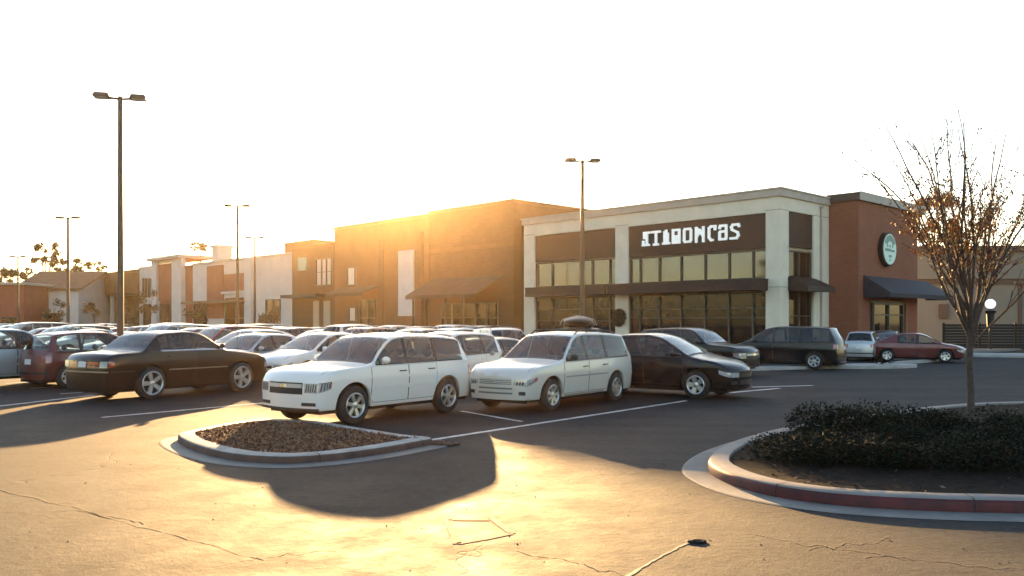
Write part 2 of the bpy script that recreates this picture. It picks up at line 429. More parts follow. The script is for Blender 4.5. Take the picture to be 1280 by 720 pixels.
def quad(a, b, c, d, n=8):
    """lo from a to b, hi from d to c"""
    L = lambda p, q, t: (p[0] + (q[0] - p[0]) * t, p[1] + (q[1] - p[1]) * t)
    return [L(a, b, i / n) for i in range(n + 1)], [L(d, c, i / n) for i in range(n + 1)]

def wheel_meshes(c):
    r, wd = c.rw, c.ww if hasattr(c, 'ww') else .20; rr = r * c.rimf
    ty = MB().lathe([(rr - .02, -wd/2+.03), (rr, -wd/2), (rr + .02, -wd/2 - .004), (r - .04, -wd/2 + .002), (r - .012, -wd/2 + .02), (r, -wd/2 + .05), (r, wd/2 - .05), (r - .012, wd/2 - .02),
                     (r - .04, wd/2 - .002), (rr + .02, wd/2 + .004), (rr, wd/2), (rr - .02, wd/2 - .03)], 'y', 32)
    ty.lathe([(rr - .01, wd/2 - .07), (1e-3, wd/2 - .07)], 'y', 32)
    rm = MB().lathe([(rr - .025, wd/2 - .06), (rr - .022, wd/2 - .006), (rr - .004, wd/2 + .008), (rr + .008, wd/2 + .002), (rr + .004, wd/2 - .02)], 'y', 32)
    rm.lathe([(.075, wd/2 - .06), (.07, wd/2 - .016), (.05, wd/2 - .008), (1e-3, wd/2 - .006)], 'y', 16)
    for k in range(c.nspoke):
        a = 2 * math.pi * k / c.nspoke + .3; ca, sa = math.cos(a), math.sin(a)
        w0, w1 = (.030, .040) if c.nspoke > 5 else (.042, .06)
        pts = [(-w0, .04), (w0, .04), (w1, rr - .015), (-w1, rr - .015)]
        vs = []
        for yv0, yv1 in ((wd/2 - .055, wd/2 - .055), (wd/2 - .014, wd/2 - .004)):
            for (p, q), yy in zip(pts, (yv0, yv0, yv1, yv1)): vs.append((p * ca + q * sa, yy, -p * sa + q * ca))
        rm.add(vs, [(3, 2, 1, 0), (4, 5, 6, 7), (0, 1, 5, 4), (1, 2, 6, 5), (2, 3, 7, 6), (3, 0, 4, 7)])
    return ty.mesh('wheel', rubber_m, 30), rm.mesh('rim', alloy_m, 30)

def build_car(c, name, label, cat, pm, detail=True):
    root = thing(name, label, cat)
    body = obj('body', c.body(), pm, root, 32)
    obj('underbody', c.under(), under_m, root)
    obj('interior', c.interior(), seat_m, root, 40)
    glass = getattr(c, 'glass', glass_m)
    # windscreen and rear window
    def screen(nm, xa, xb, ins=.05):
        n = 10; lo = []; hi = []
        for i in range(n + 1):
            x = xa + (xb - xa) * i / n; yy = c.yt(x) + .015; lo.append((x, -yy)); hi.append((x, yy))
        obj(nm, patch(c.top(), lo, hi, 10, .004, .02, (.3 if nm == 'windshield' else -.3, 0, 1)), glass, root, 35)
    screen('windshield', c.ws[0], c.ws[1])
    if c.rwn: screen('rear_window', c.rwn[0], c.rwn[1])
    if detail:
        xa, xb = c.ws[0] + .005, c.ws[0] + .07; y_ = c.yt(xb) - .02
        obj('wiper_cowl', patch(c.top(), *quad((xa, -y_), (xa, y_), (xb, y_), (xb, -y_), 12), 2, .004, .012, (0, 0, 1)), trim_m, root, 35)
    for sg in (1, -1):
        P = c.side(sg)
        for (xa, xb) in c.windows:
            n = 14; lo = []; hi = []
            for i in range(n + 1):
                x = xa + (xb - xa) * i / n
                top = c.ze(x); bot = c.b(x) + .013
                lo.append((x, bot)); hi.append((x, max(bot + .004, top)))
            obj('side_window', patch(P, lo, hi, 6, .0035, .02, (0, sg, 0)), glass, root, 35)
        if detail:
            for (xa, xb) in c.doors:
                def strip(g, lowadd, upsub):
                    n = 18; lo = []; hi = []
                    for i in range(n + 1):
                        x = xa + g + (xb - xa - 2 * g) * i / n
                        lo.append((x, max(c.sill + .07 + lowadd, c.zb(x) + .035 + lowadd))); hi.append((x, c.b(x) - .012 - upsub))
                    return lo, hi
                lo, hi = strip(-.004, -.004, -.004)
                d = obj('door', patch(P, *strip(.009, .006, 0), 8, .006, .01, (0, sg, 0)), pm, root, 32)
                obj('door_seam', patch(P, lo, hi, 8, .0015, .01, (0, sg, 0)), trim_m, d)
                hx = xa + .10 if not getattr(c, 'rev_handle', False) else xb - .26
                hz = c.b((xa + xb) / 2) - .12
                p0, p1 = P(hx, hz), P(hx + .16, hz)
                o = Vector((0, sg * .035, 0)); 
                obj('handle', MB().tube([p0, p0 + o, p1 + o, p1], .013, 6), pm if c.body_handles else trim_m, d, 40)
            # belt-line strip and mirror
            x0, x1 = c.windows[-1][0], c.windows[0][1]
            if c.belt_strip:
                lo, hi = quad((x0, 0), (x1, 0), (x1, 0), (x0, 0), 24)
                lo = [(x, c.b(x) + .006) for x, _ in lo]; hi = [(x, c.b(x) + .034) for x, _ in hi]
                obj('belt_moulding', patch(P, lo, hi, 1, .008, .016, (0, sg, 0)), c.belt_strip, root, 30)
            ws_ = sorted(c.windows, reverse=True)
            for (a0, a1), (b0, b1) in zip(ws_, ws_[1:]):
                if a0 - b1 > .02:
                    n = 4; lo = [(b1 + (a0 - b1) * i / n, c.b(b1) + .02) for i in range(n + 1)]; hi = [(x, c.ze(x) - .005) for x, _ in lo]
                    obj('pillar_trim', patch(P, lo, hi, 6, .006, .01, (0, sg, 0)), trim_m, root, 35)
            x0h, x1h = c.ws[0] + .04, c.xf - .13
            lo = [(x0h + (x1h - x0h) * i / 16, 0) for i in range(17)]
            lo, hi = [(x, sg * (c.yt(x) - .05)) for x, _ in lo], [(x, sg * (c.yt(x) - .038)) for x, _ in lo]
            obj('hood_seam', patch(c.top(), lo, hi, 1, .0015, .008, (0, 0, 1)), trim_m, root)
            mx = c.mirror_x; p = P(mx, c.b(mx) + .05)
            mm = MB().ball((p.x + .02, p.y + sg * .12, p.z + .055), .1, 8, (.55, 1.05, .68))
            mm.tube([(p.x, p.y, p.z - .02), (p.x + .02, p.y + sg * .1, p.z + .03)], .022, 6)
            mo = obj('mirror', mm, pm if c.body_mirror else trim_m, root, 60)
    # wheels
    tm, rmsh = wheel_meshes(c)
    for a in (c.fa, c.ra):
        for sg in (1, -1):
            wo = link('wheel', tm, root, (a, sg * (c.w - .125), c.rw))
            if sg < 0: wo.rotation_euler = (0, 0, math.pi)
            link('rim', rmsh, wo)
    # lights: on the cap and round the corner
    def cappatch(nm, e, ya, yb, za, zb_, m, off=.006, par=None, n=8, slant=0.0, thick=.015):
        lo, hi = quad((ya, za), (yb, za + slant), (yb, zb_ + slant * .3), (ya, zb_), n)
        return obj(nm, patch(c.cap(e), lo, hi, 4, off, thick, (e, 0, 0)), m, par or root, 35)
    def wrap(nm, e, sg, yin, za, zb_, dx, m, za2=None, zb2=None, par=None, off=.006, zin=None):
        """a lamp on the cap from y=yin to the corner and on along the side for dx"""
        x = c.xf if e > 0 else c.xr
        za2 = za if za2 is None else za2; zb2 = zb_ if zb2 is None else zb2
        mb = MB(); yc = min(c.y(x, za), c.y(x, zb_)); z0, z1 = zin or (za, zb_)
        lo, hi = quad((sg * yin, z0), (sg * yc, za), (sg * yc, zb_), (sg * yin, z1), 8)
        patch(c.cap(e), lo, hi, 4, off, .015, (e, 0, 0), mb)
        lo, hi = quad((x, za), (x - e * dx, za2), (x - e * dx, zb2), (x, zb_), 6)
        lo = [(u, v) for u, v in lo]; patch(c.side(sg), lo, hi, 4, off, .015, (0, sg, 0), mb)
        return obj(nm, mb, m, par or root, 40)
    c.cappatch, c.wrap, c.root, c.bodyo = cappatch, wrap, root, body
    return root

def bar(root, nm, c, y0, y1, m):
    pass

white_p = paint('white_car_paint', (0.86, 0.81, 0.73))
champ_p = paint('pale_silver_paint', (0.68, 0.66, 0.58), 0.1)
black_p = paint('black_car_paint', (0.008, 0.008, 0.009), 0.0, 0.25)
brownblack_p = paint('brown_black_paint', (0.008, 0.006, 0.0055), 0.0, 0.3)
maroon_p = paint('maroon_car_paint', (0.13, 0.022, 0.022), 0.2)
silver_p = paint('silver_car_paint', (0.42, 0.44, 0.45), 0.5)
blue_p = paint('ice_blue_paint', (0.36, 0.43, 0.46), 0.35)
green_p = paint('pale_green_paint', (0.36, 0.40, 0.36), 0.3)
grey_p = paint('dark_grey_paint', (0.07, 0.07, 0.072), 0.3)
navy_p = paint('navy_car_paint', (0.025, 0.03, 0.05), 0.2)
tan_p = paint('tan_car_paint', (0.36, 0.31, 0.24), 0.3)
red_p = paint('red_car_paint', (0.28, 0.02, 0.018))

# ---- the white suv
def suv_spec(**k):
    d = dict(w=.93, fa=1.36, ra=-1.27, rw=.365, rimf=.62, sill=.31, belt0=1.08, belt_slope=.008, crown=.035, r=.045, kf=.13, taper_f=.07, taper_r=.07, kr=.10, tum=R(15), mf=.035,
        prof=[(-2.22, 1.04), (-2.18, 1.14), (-2.06, 1.36), (-1.90, 1.55), (-1.6, 1.62), (-.9, 1.665), (-.2, 1.68), (.16, 1.655), (.36, 1.58), (.64, 1.38), (.92, 1.16), (1.08, 1.125), (1.6, 1.085), (2.0, 1.035), (2.17, .98), (2.25, .90), (2.28, .83)],
        ws=(.90, .31), rwn=(-2.15, -1.90), windows=[(-.02, .82), (-.86, -.09), (-1.82, -.95)], doors=[(-.06, .95), (-.90, -.07)], pins=.10,
        mirror_x=.62, body_mirror=True, body_handles=False, belt_strip=trim_m, nspoke=6)
    d.update(k); return Car(**d)
def suv_front(c, root, pm):
    g = c.cappatch('grille', 1, -.46, .46, .60, .84 - .03, trim_m, .005)
    b = MB(); lo, hi = quad((-.45, .715), (.45, .715), (.45, .785), (-.45, .785), 10); patch(c.cap(1), lo, hi, 2, .022, .03, (1, 0, 0), b)
    obj('chrome_bar', b, mat('satin_bar', (.55, .54, .52), .35, .5), g, 40)
    e = MB(); lo, hi = quad((-.10, .715), (.10, .725), (.08, .785), (-.07, .775), 4); patch(c.cap(1), lo, hi, 2, .035, .03, (1, 0, 0), e)
    obj('emblem', e, chrome_m, g, 40)
    for sg in (1, -1):
        h = c.wrap('headlight', 1, sg, .50, .63, .80, .30, lamp_m, .70, .83)
        # vertical dark bars behind the lens, red marker at the end
        mb = MB()
        P = c.cap(1); yc = min(c.y(c.xf, .63), c.y(c.xf, .80))
        for k in range(5):
            y0 = .53 + (yc - .56) * k / 4.6; lo, hi = quad((sg * y0, .645 + .02 * (k % 2)), (sg * (y0 + .022), .645), (sg * (y0 + .038), .785), (sg * (y0 + .016), .785 - .02 * (k % 3)), 2)
            patch(P, lo, hi, 2, .010, .006, (1, 0, 0), mb)
        S = c.side(sg)
        for k in range(4):
            x = c.xf - .03 - .062 * k; lo, hi = quad((x, .66 + .015 * k), (x - .022, .665 + .015 * k), (x - .036, .80), (x - .014, .80), 2)
            patch(S, lo, hi, 2, .010, .006, (0, sg, 0), mb)
        lo, hi = quad((c.xf - .01, .795), (c.xf - .28, .82), (c.xf - .28, .832), (c.xf - .01, .808), 4); patch(S, lo, hi, 1, .010, .006, (0, sg, 0), mb)
        obj('lens_bars', mb, ink_m, h)
        lo, hi = quad((c.xf - .255, .715), (c.xf - .30, .72), (c.xf - .31, .822), (c.xf - .275, .82), 2)
        obj('side_marker', patch(S, lo, hi, 2, .011, .006, (0, sg, 0)), tail_m, h)
        f = c.cappatch('fog_light', 1, sg * .44, sg * .74, .395, .455, trim_m, .006)
    lp = c.cappatch('lower_bumper', 1, -.80, .80, .305, .35, trim_m, .006, n=12)

def tails(c, za, zb_, m=None, yin=.62, dx=.14):
    for sg in (1, -1): c.wrap('taillight', -1, sg, yin, za, zb_, dx, m or tail_m)
    c.cappatch('license_plate', -1, -.16, .16, za - .05, za + .10, plate_m, .012)
    c.cappatch('rear_bumper_strip', -1, -.74, .74, c.sill + .16, c.sill + .22, trim_m, .006, n=12)

SUV = suv_spec()
def make_suv(label, pm, name='parked_suv'):
    c = suv_spec(); r = build_car(c, name, label, 'suv', pm); suv_front(c, r, pm); tails(c, .80, .99)
    S = None
    for sg in (1, -1):
        lo, hi = quad((-.78, .62), (.86, .62), (.86, .70), (-.78, .70), 14)
        obj('side_moulding', patch(c.side(sg), lo, hi, 2, .010, .014, (0, sg, 0)), pm, r, 35)
    return r

# ---- the wagon with rails
def wagon_spec(**k):
    d = dict(w=.90, fa=1.42, ra=-1.36, rw=.35, rimf=.62, sill=.28, belt0=1.04, belt_slope=.010, crown=.032, r=.048, kf=.14, kr=.09, tum=R(16), taper_f=.08, taper_r=.07, mf=.04,
        prof=[(-2.42, .98), (-2.39, 1.10), (-2.29, 1.36), (-2.18, 1.56), (-1.98, 1.63), (-1.1, 1.68), (-.3, 1.695), (.10, 1.665), (.32, 1.585), (.64, 1.36), (.98, 1.115), (1.16, 1.075), (1.75, 1.01), (2.12, .945), (2.28, .87), (2.36, .77)],
        ws=(.95, .28), rwn=(-2.36, -2.17), windows=[(-.02, .86), (-.90, -.09), (-2.08, -.99)], doors=[(-.06, .98), (-.94, -.07)], pins=.10,
        mirror_x=.66, body_mirror=False, body_handles=False, belt_strip=trim_m, nspoke=7)
    d.update(k); return Car(**d)
def rails(c, root, x0, x1, m):
    for sg in (1, -1):
        pts = []; n = 10
        for i in range(n + 1):
            x = x0 + (x1 - x0) * i / n; y = c.yt(x) - .01; lift = .065 if 0 < i < n else -.01
            pts.append((x, sg * y, c.topz(x, y) + lift))
        mb = MB().tube(pts, .018, 6)
        for i in (3, 7): mb.tube([pts[i], (pts[i][0], pts[i][1], pts[i][2] - .09)], .02, 6)
        obj('roof_rail', mb, m, root, 50)
    for x in (x0 + .45, x1 - .45):
        y = c.yt(x) - .01; z = c.topz(x, y) + .065
        obj('roof_crossbar', MB().tube([(x, -y, z), (x, -y * .5, z + .02), (x, y * .5, z + .02), (x, y, z)], .014, 6), m, root, 50)
def make_wagon(label, pm, name='parked_wagon'):
    c = wagon_spec(); r = build_car(c, name, label, 'station wagon', pm)
    rails(c, r, -1.75, .15, trim_m)
    g = c.cappatch('grille', 1, -.42, .42, .60, .715, mat('grey_grille', (.20, .21, .20), .45, .3), .005)
    mb = MB()
    for z in (.625, .66, .695):
        lo, hi = quad((-.42, z), (.42, z), (.42, z + .013), (-.42, z + .013), 8); patch(c.cap(1), lo, hi, 1, .014, .01, (1, 0, 0), mb)
    obj('grille_bars', mb, pm, g)
    lo, hi = quad((-.05, .64), (.05, .64), (.05, .69), (-.05, .69), 2); obj('emblem', patch(c.cap(1), lo, hi, 1, .02, .012, (1, 0, 0)), chrome_m, g)
    for z in (.50, .40):
        c.cappatch('bumper_slot', 1, -.44, .44, z, z + .035, mat('grey_slot', (.12, .12, .11), .6), .004)
    for sg in (1, -1):
        h = c.wrap('headlight', 1, sg, .47, .56, .70, .34, lamp_m, .68, .77, zin=(.60, .69))
        S = c.side(sg); mb = MB(); P = c.cap(1); yc = min(c.y(c.xf, .56), c.y(c.xf, .70))
        for k in range(3):
            y0 = .52 + (yc - .55) * k / 3; lo, hi = quad((sg * y0, .59), (sg * (y0 + .045), .60), (sg * (y0 + .05), .665), (sg * (y0 + .012), .655), 2); patch(P, lo, hi, 2, .010, .006, (1, 0, 0), mb)
        for k in range(3):
            x = c.xf - .04 - .07 * k; lo, hi = quad((x, .60 + .03 * k), (x - .04, .62 + .03 * k), (x - .05, .655 + .03 * k), (x - .012, .64 + .03 * k), 2); patch(S, lo, hi, 2, .010, .006, (0, sg, 0), mb)
        obj('lens_bars', mb, ink_m, h)
        lo, hi = quad((c.xf - .24, .66), (c.xf - .34, .69), (c.xf - .345, .755), (c.xf - .20, .735), 3)
        obj('side_marker', patch(S, lo, hi, 2, .011, .006, (0, sg, 0)), mat('pink_red_lens', (.45, .12, .12), .2, coat=1), h)
        f = MB(); p = c.cap(1)(sg * .66, .42); 
        lo, hi = quad((sg * .58, .385), (sg * .72, .385), (sg * .72, .46), (sg * .58, .46), 4); obj('fog_light', patch(c.cap(1), lo, hi, 3, .006, .012, (1, 0, 0)), trim_m, r)
        lo, hi = quad((-.88, .70), (.92, .70), (.92, .73), (-.88, .73), 14)
        obj('side_moulding', patch(c.side(sg), lo, hi, 1, .012, .014, (0, sg, 0)), mat('grey_moulding', (.25, .26, .24), .5), r, 35)
        lo, hi = quad((c.xr + .05, .86), (c.xr + .22, .86), (c.xr + .20, .98), (c.xr + .05, .98), 4)
        obj('lower_sill', patch(c.side(sg), *quad((-.80, .285), (.92, .285), (.92, .33), (-.80, .33), 12), 1, .006, .012, (0, sg, 0)), mat('grey_moulding', (.25, .26, .24), .5), r, 35)
    tails(c, .74, .95)
    return r

# ---- the old black sedan
def sedan_spec(**k):
    d = dict(w=.95, fa=1.46, ra=-1.36, rw=.40, rimf=.72, sill=.29, belt0=1.17, belt_slope=.0, crown=.03, r=.06, kf=.10, kr=.10, mr=.03, mf=.05, taper_f=.07, taper_r=.08, tum=R(20), archgap=.05,
        prof=[(-2.62, .98), (-2.58, 1.07), (-2.45, 1.15), (-2.0, 1.19), (-1.62, 1.21), (-1.34, 1.40), (-1.06, 1.60), (-.82, 1.66), (-.2, 1.69), (.14, 1.66), (.36, 1.58), (.76, 1.32), (1.02, 1.18), (1.3, 1.15), (2.0, 1.06), (2.40, .98), (2.52, .88), (2.56, .80)],
        ws=(.99, .34), rwn=(-1.60, -1.00), windows=[(-.02, .86), (-.78, -.10), (-1.08, -.84)], doors=[(-.06, 1.02), (-1.0, -.08)], pins=.11, ww=.24,
        mirror_x=.70, body_mirror=True, body_handles=True, belt_strip=chrome_m, nspoke=5, zf=.62)
    d.update(k); return Car(**d)
def make_sedan(label, pm, name='parked_sedan', full=True):
    c = sedan_spec(); r = build_car(c, name, label, 'sedan', pm)
    if full:
        pn = c.cappatch('light_panel', -1, -.86, .86, .80, .985, mat('dark_panel', (.05, .045, .045), .15, coat=1), .006, n=16)
        for sg in (1, -1):
            c.cappatch('reverse_light', -1, sg * .62, sg * .84, .82, .965, lamp_m, .012, pn)
            c.cappatch('taillight', -1, sg * .18, sg * .58, .895, .955, amber_m, .013, pn, n=10)
            c.cappatch('lower_lens', -1, sg * .20, sg * .56, .825, .875, tail_m, .012, pn, n=10)
            lo, hi = quad((c.xr + .0, .82), (c.xr + .20, .84), (c.xr + .18, .95), (c.xr + .0, .97), 5)
            obj('side_marker', patch(c.side(sg), lo, hi, 2, .008, .012, (0, sg, 0)), tail_m, r, 35)
        c.cappatch('license_plate', -1, -.15, .15, .825, .96, plate_m, .013, pn)
        c.cappatch('rear_bumper_strip', -1, -.87, .87, .70, .735, mat('dull_chrome', (.35, .33, .30), .3, .8), .012, n=16)
        for sg in (1, -1):
            lo, hi = quad((-2.5, .70), (-1.84, .70), (-1.84, .735), (-2.5, .735), 10); obj('bumper_moulding', patch(c.side(sg), lo, hi, 1, .010, .014, (0, sg, 0)), trim_m, r, 35)
            lo, hi = quad((-.88, .70), (.96, .70), (.96, .73), (-.88, .73), 14); obj('side_moulding', patch(c.side(sg), lo, hi, 1, .011, .014, (0, sg, 0)), mat('dull_chrome', (.35, .33, .30), .3, .8), r, 35)
            c.wrap('headlight', 1, sg, .46, .64, .78, .16, lamp_m)
        c.cappatch('grille', 1, -.40, .40, .62, .78, trim_m, .005)
        obj('antenna', MB().tube([(1.45, -.78, 1.12), (1.40, -.79, 1.75)], .006, 5), trim_m, r)
    return r

# ---- generic modern sedan, hatchback, minivan, small suv for the rest of the car park
def msedan_spec():
    return Car(w=.88, fa=1.32, ra=-1.32, rw=.32, rimf=.64, sill=.24, belt0=.93, belt_slope=.02, tum=R(24), kf=.18, kr=.16, taper_f=.12, taper_r=.12,
        prof=[(-2.26, .86), (-2.22, .98), (-2.05, 1.04), (-1.75, 1.06), (-1.35, 1.24), (-.95, 1.40), (-.5, 1.465), (0, 1.475), (.35, 1.41), (.7, 1.24), (1.15, 1.0), (1.3, .96), (1.75, .88), (2.08, .78), (2.2, .70), (2.24, .64)],
        ws=(1.10, .32), rwn=(-1.70, -.92), windows=[(.06, .98), (-.84, .0)], doors=[(.04, 1.02), (-.88, .03)], pins=.13, mirror_x=.76, body_mirror=True, body_handles=True, belt_strip=trim_m, nspoke=5)
def hatch_spec():
    return Car(w=.87, fa=1.26, ra=-1.24, rw=.32, rimf=.62, sill=.25, belt0=.98, belt_slope=.03, tum=R(21), kf=.18, kr=.14, taper_f=.12, taper_r=.10,
        prof=[(-1.98, .96), (-1.95, 1.08), (-1.82, 1.32), (-1.62, 1.54), (-1.3, 1.60), (-.6, 1.645), (0, 1.64), (.32, 1.57), (.8, 1.28), (1.16, 1.05), (1.3, 1.01), (1.7, .92), (1.96, .82), (2.05, .74), (2.09, .68)],
        ws=(1.12, .30), rwn=(-1.93, -1.62), windows=[(.08, 1.0), (-.78, .02), (-1.50, -.86)], doors=[(.06, 1.04), (-.84, .05)], pins=.12, mirror_x=.78, body_mirror=True, body_handles=True, belt_strip=trim_m, nspoke=6)
def van_spec():
    return Car(w=.95, fa=1.50, ra=-1.42, rw=.34, rimf=.64, sill=.26, belt0=1.06, belt_slope=.015, tum=R(15), kf=.22, kr=.12, taper_f=.14, taper_r=.06,
        prof=[(-2.40, 1.02), (-2.38, 1.14), (-2.28, 1.42), (-2.16, 1.64), (-1.95, 1.70), (-1.0, 1.74), (0, 1.75), (.5, 1.68), (.95, 1.42), (1.4, 1.14), (1.6, 1.06), (2.0, .96), (2.3, .82), (2.40, .74), (2.44, .66)],
        ws=(1.36, .50), rwn=(-2.34, -2.16), windows=[(.26, 1.22), (-.82, .18), (-2.08, -.92)], doors=[(.24, 1.28), (-.86, .22)], pins=.12, mirror_x=.98, body_mirror=True, body_handles=True, belt_strip=trim_m, nspoke=6)
def generic_face(c, za, zb_, dx=.34, grille=True):
    for sg in (1, -1):
        c.wrap('headlight', 1, sg, .42, za, zb_, dx, lamp_m, za + .08, zb_ + .075)
        c.cappatch('fog_light', 1, sg * .46, sg * .66, .34, .41, trim_m, .005)
    c.cappatch('grille', 1, -.36, .36, za, zb_ - .03, trim_m, .005)
    c.cappatch('air_intake', 1, -.38, .38, .33, .43, trim_m, .005)
def make_msedan(label, pm, name='parked_sedan'):
    c = msedan_spec(); r = build_car(c, name, label, 'sedan', pm); generic_face(c, .50, .60); tails(c, .66, .80, yin=.44, dx=.2); return r
def make_hatch(label, pm, name='parked_hatchback'):
    c = hatch_spec(); r = build_car(c, name, label, 'hatchback', pm); generic_face(c, .52, .64); tails(c, .74, .93, yin=.56, dx=.16); return r
def make_van(label, pm, name='parked_minivan'):
    c = van_spec(); c.glass = tint_m; r = build_car(c, name, label, 'minivan', pm); generic_face(c, .50, .62); tails(c, .84, 1.02, yin=.68, dx=.12); return r

def kids(o): return [c for c in bpy.data.objects if c.parent == o]
KEEP_FAR = {'body', 'windshield', 'rear_window', 'side_window', 'wheel', 'headlight', 'taillight', 'underbody', 'mirror', 'interior'}
def copy_tree(o, parent=None, repaint=None, keep=None):
    n = o.copy(); COL.objects.link(n); n.parent = parent
    if repaint and n.type == 'MESH':
        for i, ms in enumerate(n.material_slots):
            if ms.material == repaint[0]: ms.link = 'OBJECT'; ms.material = repaint[1]
    for ch in TREE.get(o.name, ()):
        if keep and parent is None and ch.name.split('.')[0] not in keep: continue
        if keep and parent is not None and ch.name.split('.')[0] in ('lens_bars', 'side_marker'): continue
        copy_tree(ch, n, repaint, keep)
    return n
TREE = {}
def index_tree():
    TREE.clear()
    for o in bpy.data.objects:
        if o.parent: TREE.setdefault(o.parent.name, []).append(o)

def park(o, loc, deg): o.location = (loc[0], loc[1], 0); o.rotation_euler = (0, 0, R(deg)); return o
def by_wheel(o, c, pix, deg, front=True, left=True):
    """stand a car so that one wheel touches the ground where the photo shows it"""
    p = G(*pix); l = Vector((c.fa if front else c.ra, (c.w - .1) * (1 if left else -1), 0)); l.rotate(Matrix.Rotation(R(deg), 3, 'Z'))
    return park(o, p - l, deg)

PROTO = {}
PROTO['suv'] = (make_suv('white SUV with a dark grille and chrome bar, nose over the mulch island', white_p), white_p, suv_spec())
by_wheel(PROTO['suv'][0], PROTO['suv'][2], (441, 531), -126.5)
PROTO['wagon'] = (make_wagon('pale silver station wagon with black roof rails and a ribbed grille', champ_p), champ_p, wagon_spec())
by_wheel(PROTO['wagon'][0], PROTO['wagon'][2], (688, 514), -126.0)
PROTO['sedan'] = (make_sedan('long black sedan seen from behind, orange strip between its tail lights', brownblack_p), brownblack_p, sedan_spec())
by_wheel(PROTO['sedan'][0], PROTO['sedan'][2], (188, 499), 59, False, False)
PROTO['hatch'] = (make_hatch('maroon hatchback with pale rear window beside the black sedan', maroon_p), maroon_p, hatch_spec())
by_wheel(PROTO['hatch'][0], PROTO['hatch'][2], (84, 485), 56, False, False)
PROTO['msedan'] = (make_msedan('pale green sedan with dark windshield behind the silver wagon', green_p), green_p, msedan_spec())
PROTO['van'] = (make_van('black minivan parked in front of the coffee shop corner', black_p), black_p, van_spec())
by_wheel(PROTO['van'][0], PROTO['van'][2], (1018, 462), 146, False, True)
park(PROTO['msedan'][0], G(606, 482), -128)
index_tree()
PLACED = [(o.location.xy.copy()) for o, _, _ in PROTO.values()]
def spawn(kind, pm, loc, deg, label, cat=None, name=None, keep=None, group=None, scale=1.0):
    o, p0, c = PROTO[kind]
    n = copy_tree(o, None, (p0, pm), keep); n['label'] = label
    if cat: n['category'] = cat
    if name: n.name = name
    if group: n['group'] = group
    park(n, loc, deg); n.scale = (scale,) * 3
    PLACED.append(Vector((loc[0], loc[1]))); return n

dark_hatch = spawn('msedan', black_p, (0, 0), 0, 'glossy black sedan facing the lane, windshield reflecting the sky, beside the silver wagon', scale=1.1)
by_wheel(dark_hatch, msedan_spec(), (866, 498), -34, True, False)
PLACED[-1] = dark_hatch.location.xy.copy()
spawn('suv', blue_p, (-15.3, 25.8), 56, 'ice blue SUV cut off by the frame, beside the maroon hatchback', scale=1.03)
spawn('msedan', blue_p, G(322, 474), -118, 'ice blue sedan with curved door frame behind the black sedan', scale=1.05)
spawn('msedan', white_p, G(405, 477), -126, 'white sedan with long sloping windshield behind the white SUV', scale=1.08)
spawn('hatch', white_p, G(556, 487), -126, 'white hatchback tucked behind the rear of the white SUV')
spawn('suv', tan_p, G(452, 452), -126, 'cream SUV roof rising behind the white SUV')
spawn('hatch', tan_p, G(520, 460), -126, 'tan hatchback two cars behind the white SUV')
spawn('wagon', silver_p, G(630, 462), -70, 'silver wagon with railed roof behind the pale green sedan')
cargo = spawn('suv', grey_p, G(722, 470), -100, 'dark grey SUV carrying a roof box behind the silver wagon', scale=1.03)
cargo_loc = (cargo.location.copy(), cargo.rotation_euler.copy())
spawn('suv', black_p, G(868, 467), -40, 'black SUV behind the glossy black sedan', scale=1.02)
spawn('hatch', silver_p, G(1080, 450), 60, 'silver hatchback with its tail turned to the lane beside the black minivan', scale=.9)
redcar = spawn('msedan', maroon_p, G(1146, 452), -28, 'dark red sedan parked by the brick tower awning', scale=.95)
spawn('msedan', grey_p, G(1108, 446), 60, 'dark grey sedan between the silver hatchback and the red sedan')
# a roof box is tied on the dark grey suv: a thing of its own
rb = thing('roof_box', 'rounded dark cargo box strapped on the dark grey SUV roof', 'roof box', (cargo_loc[0].x, cargo_loc[0].y, 1.79), cargo_loc[1].z)
mb = MB().ball((-.3, 0, .15), 1.0, 14, (1.05, .52, .19)); obj('box_shell', mb, mat('box_plastic', (.035, .033, .03), .35), rb, 60)
for x in (-.9, .25): obj('strap', MB().tube([(x, -.62, 0), (x, -.5, .22), (x, 0, .345), (x, .5, .22), (x, .62, 0)], .02, 6), mat('pale_strap', (.4, .36, .3), .7), rb)
obj('rack', MB().box(-1.2, .6, -.60, -.55, .01, .05).box(-1.2, .6, .55, .60, .01, .05).box(-.95, -.88, -.6, .6, .02, .06).box(.25, .32, -.6, .6, .02, .06), trim_m, rb)

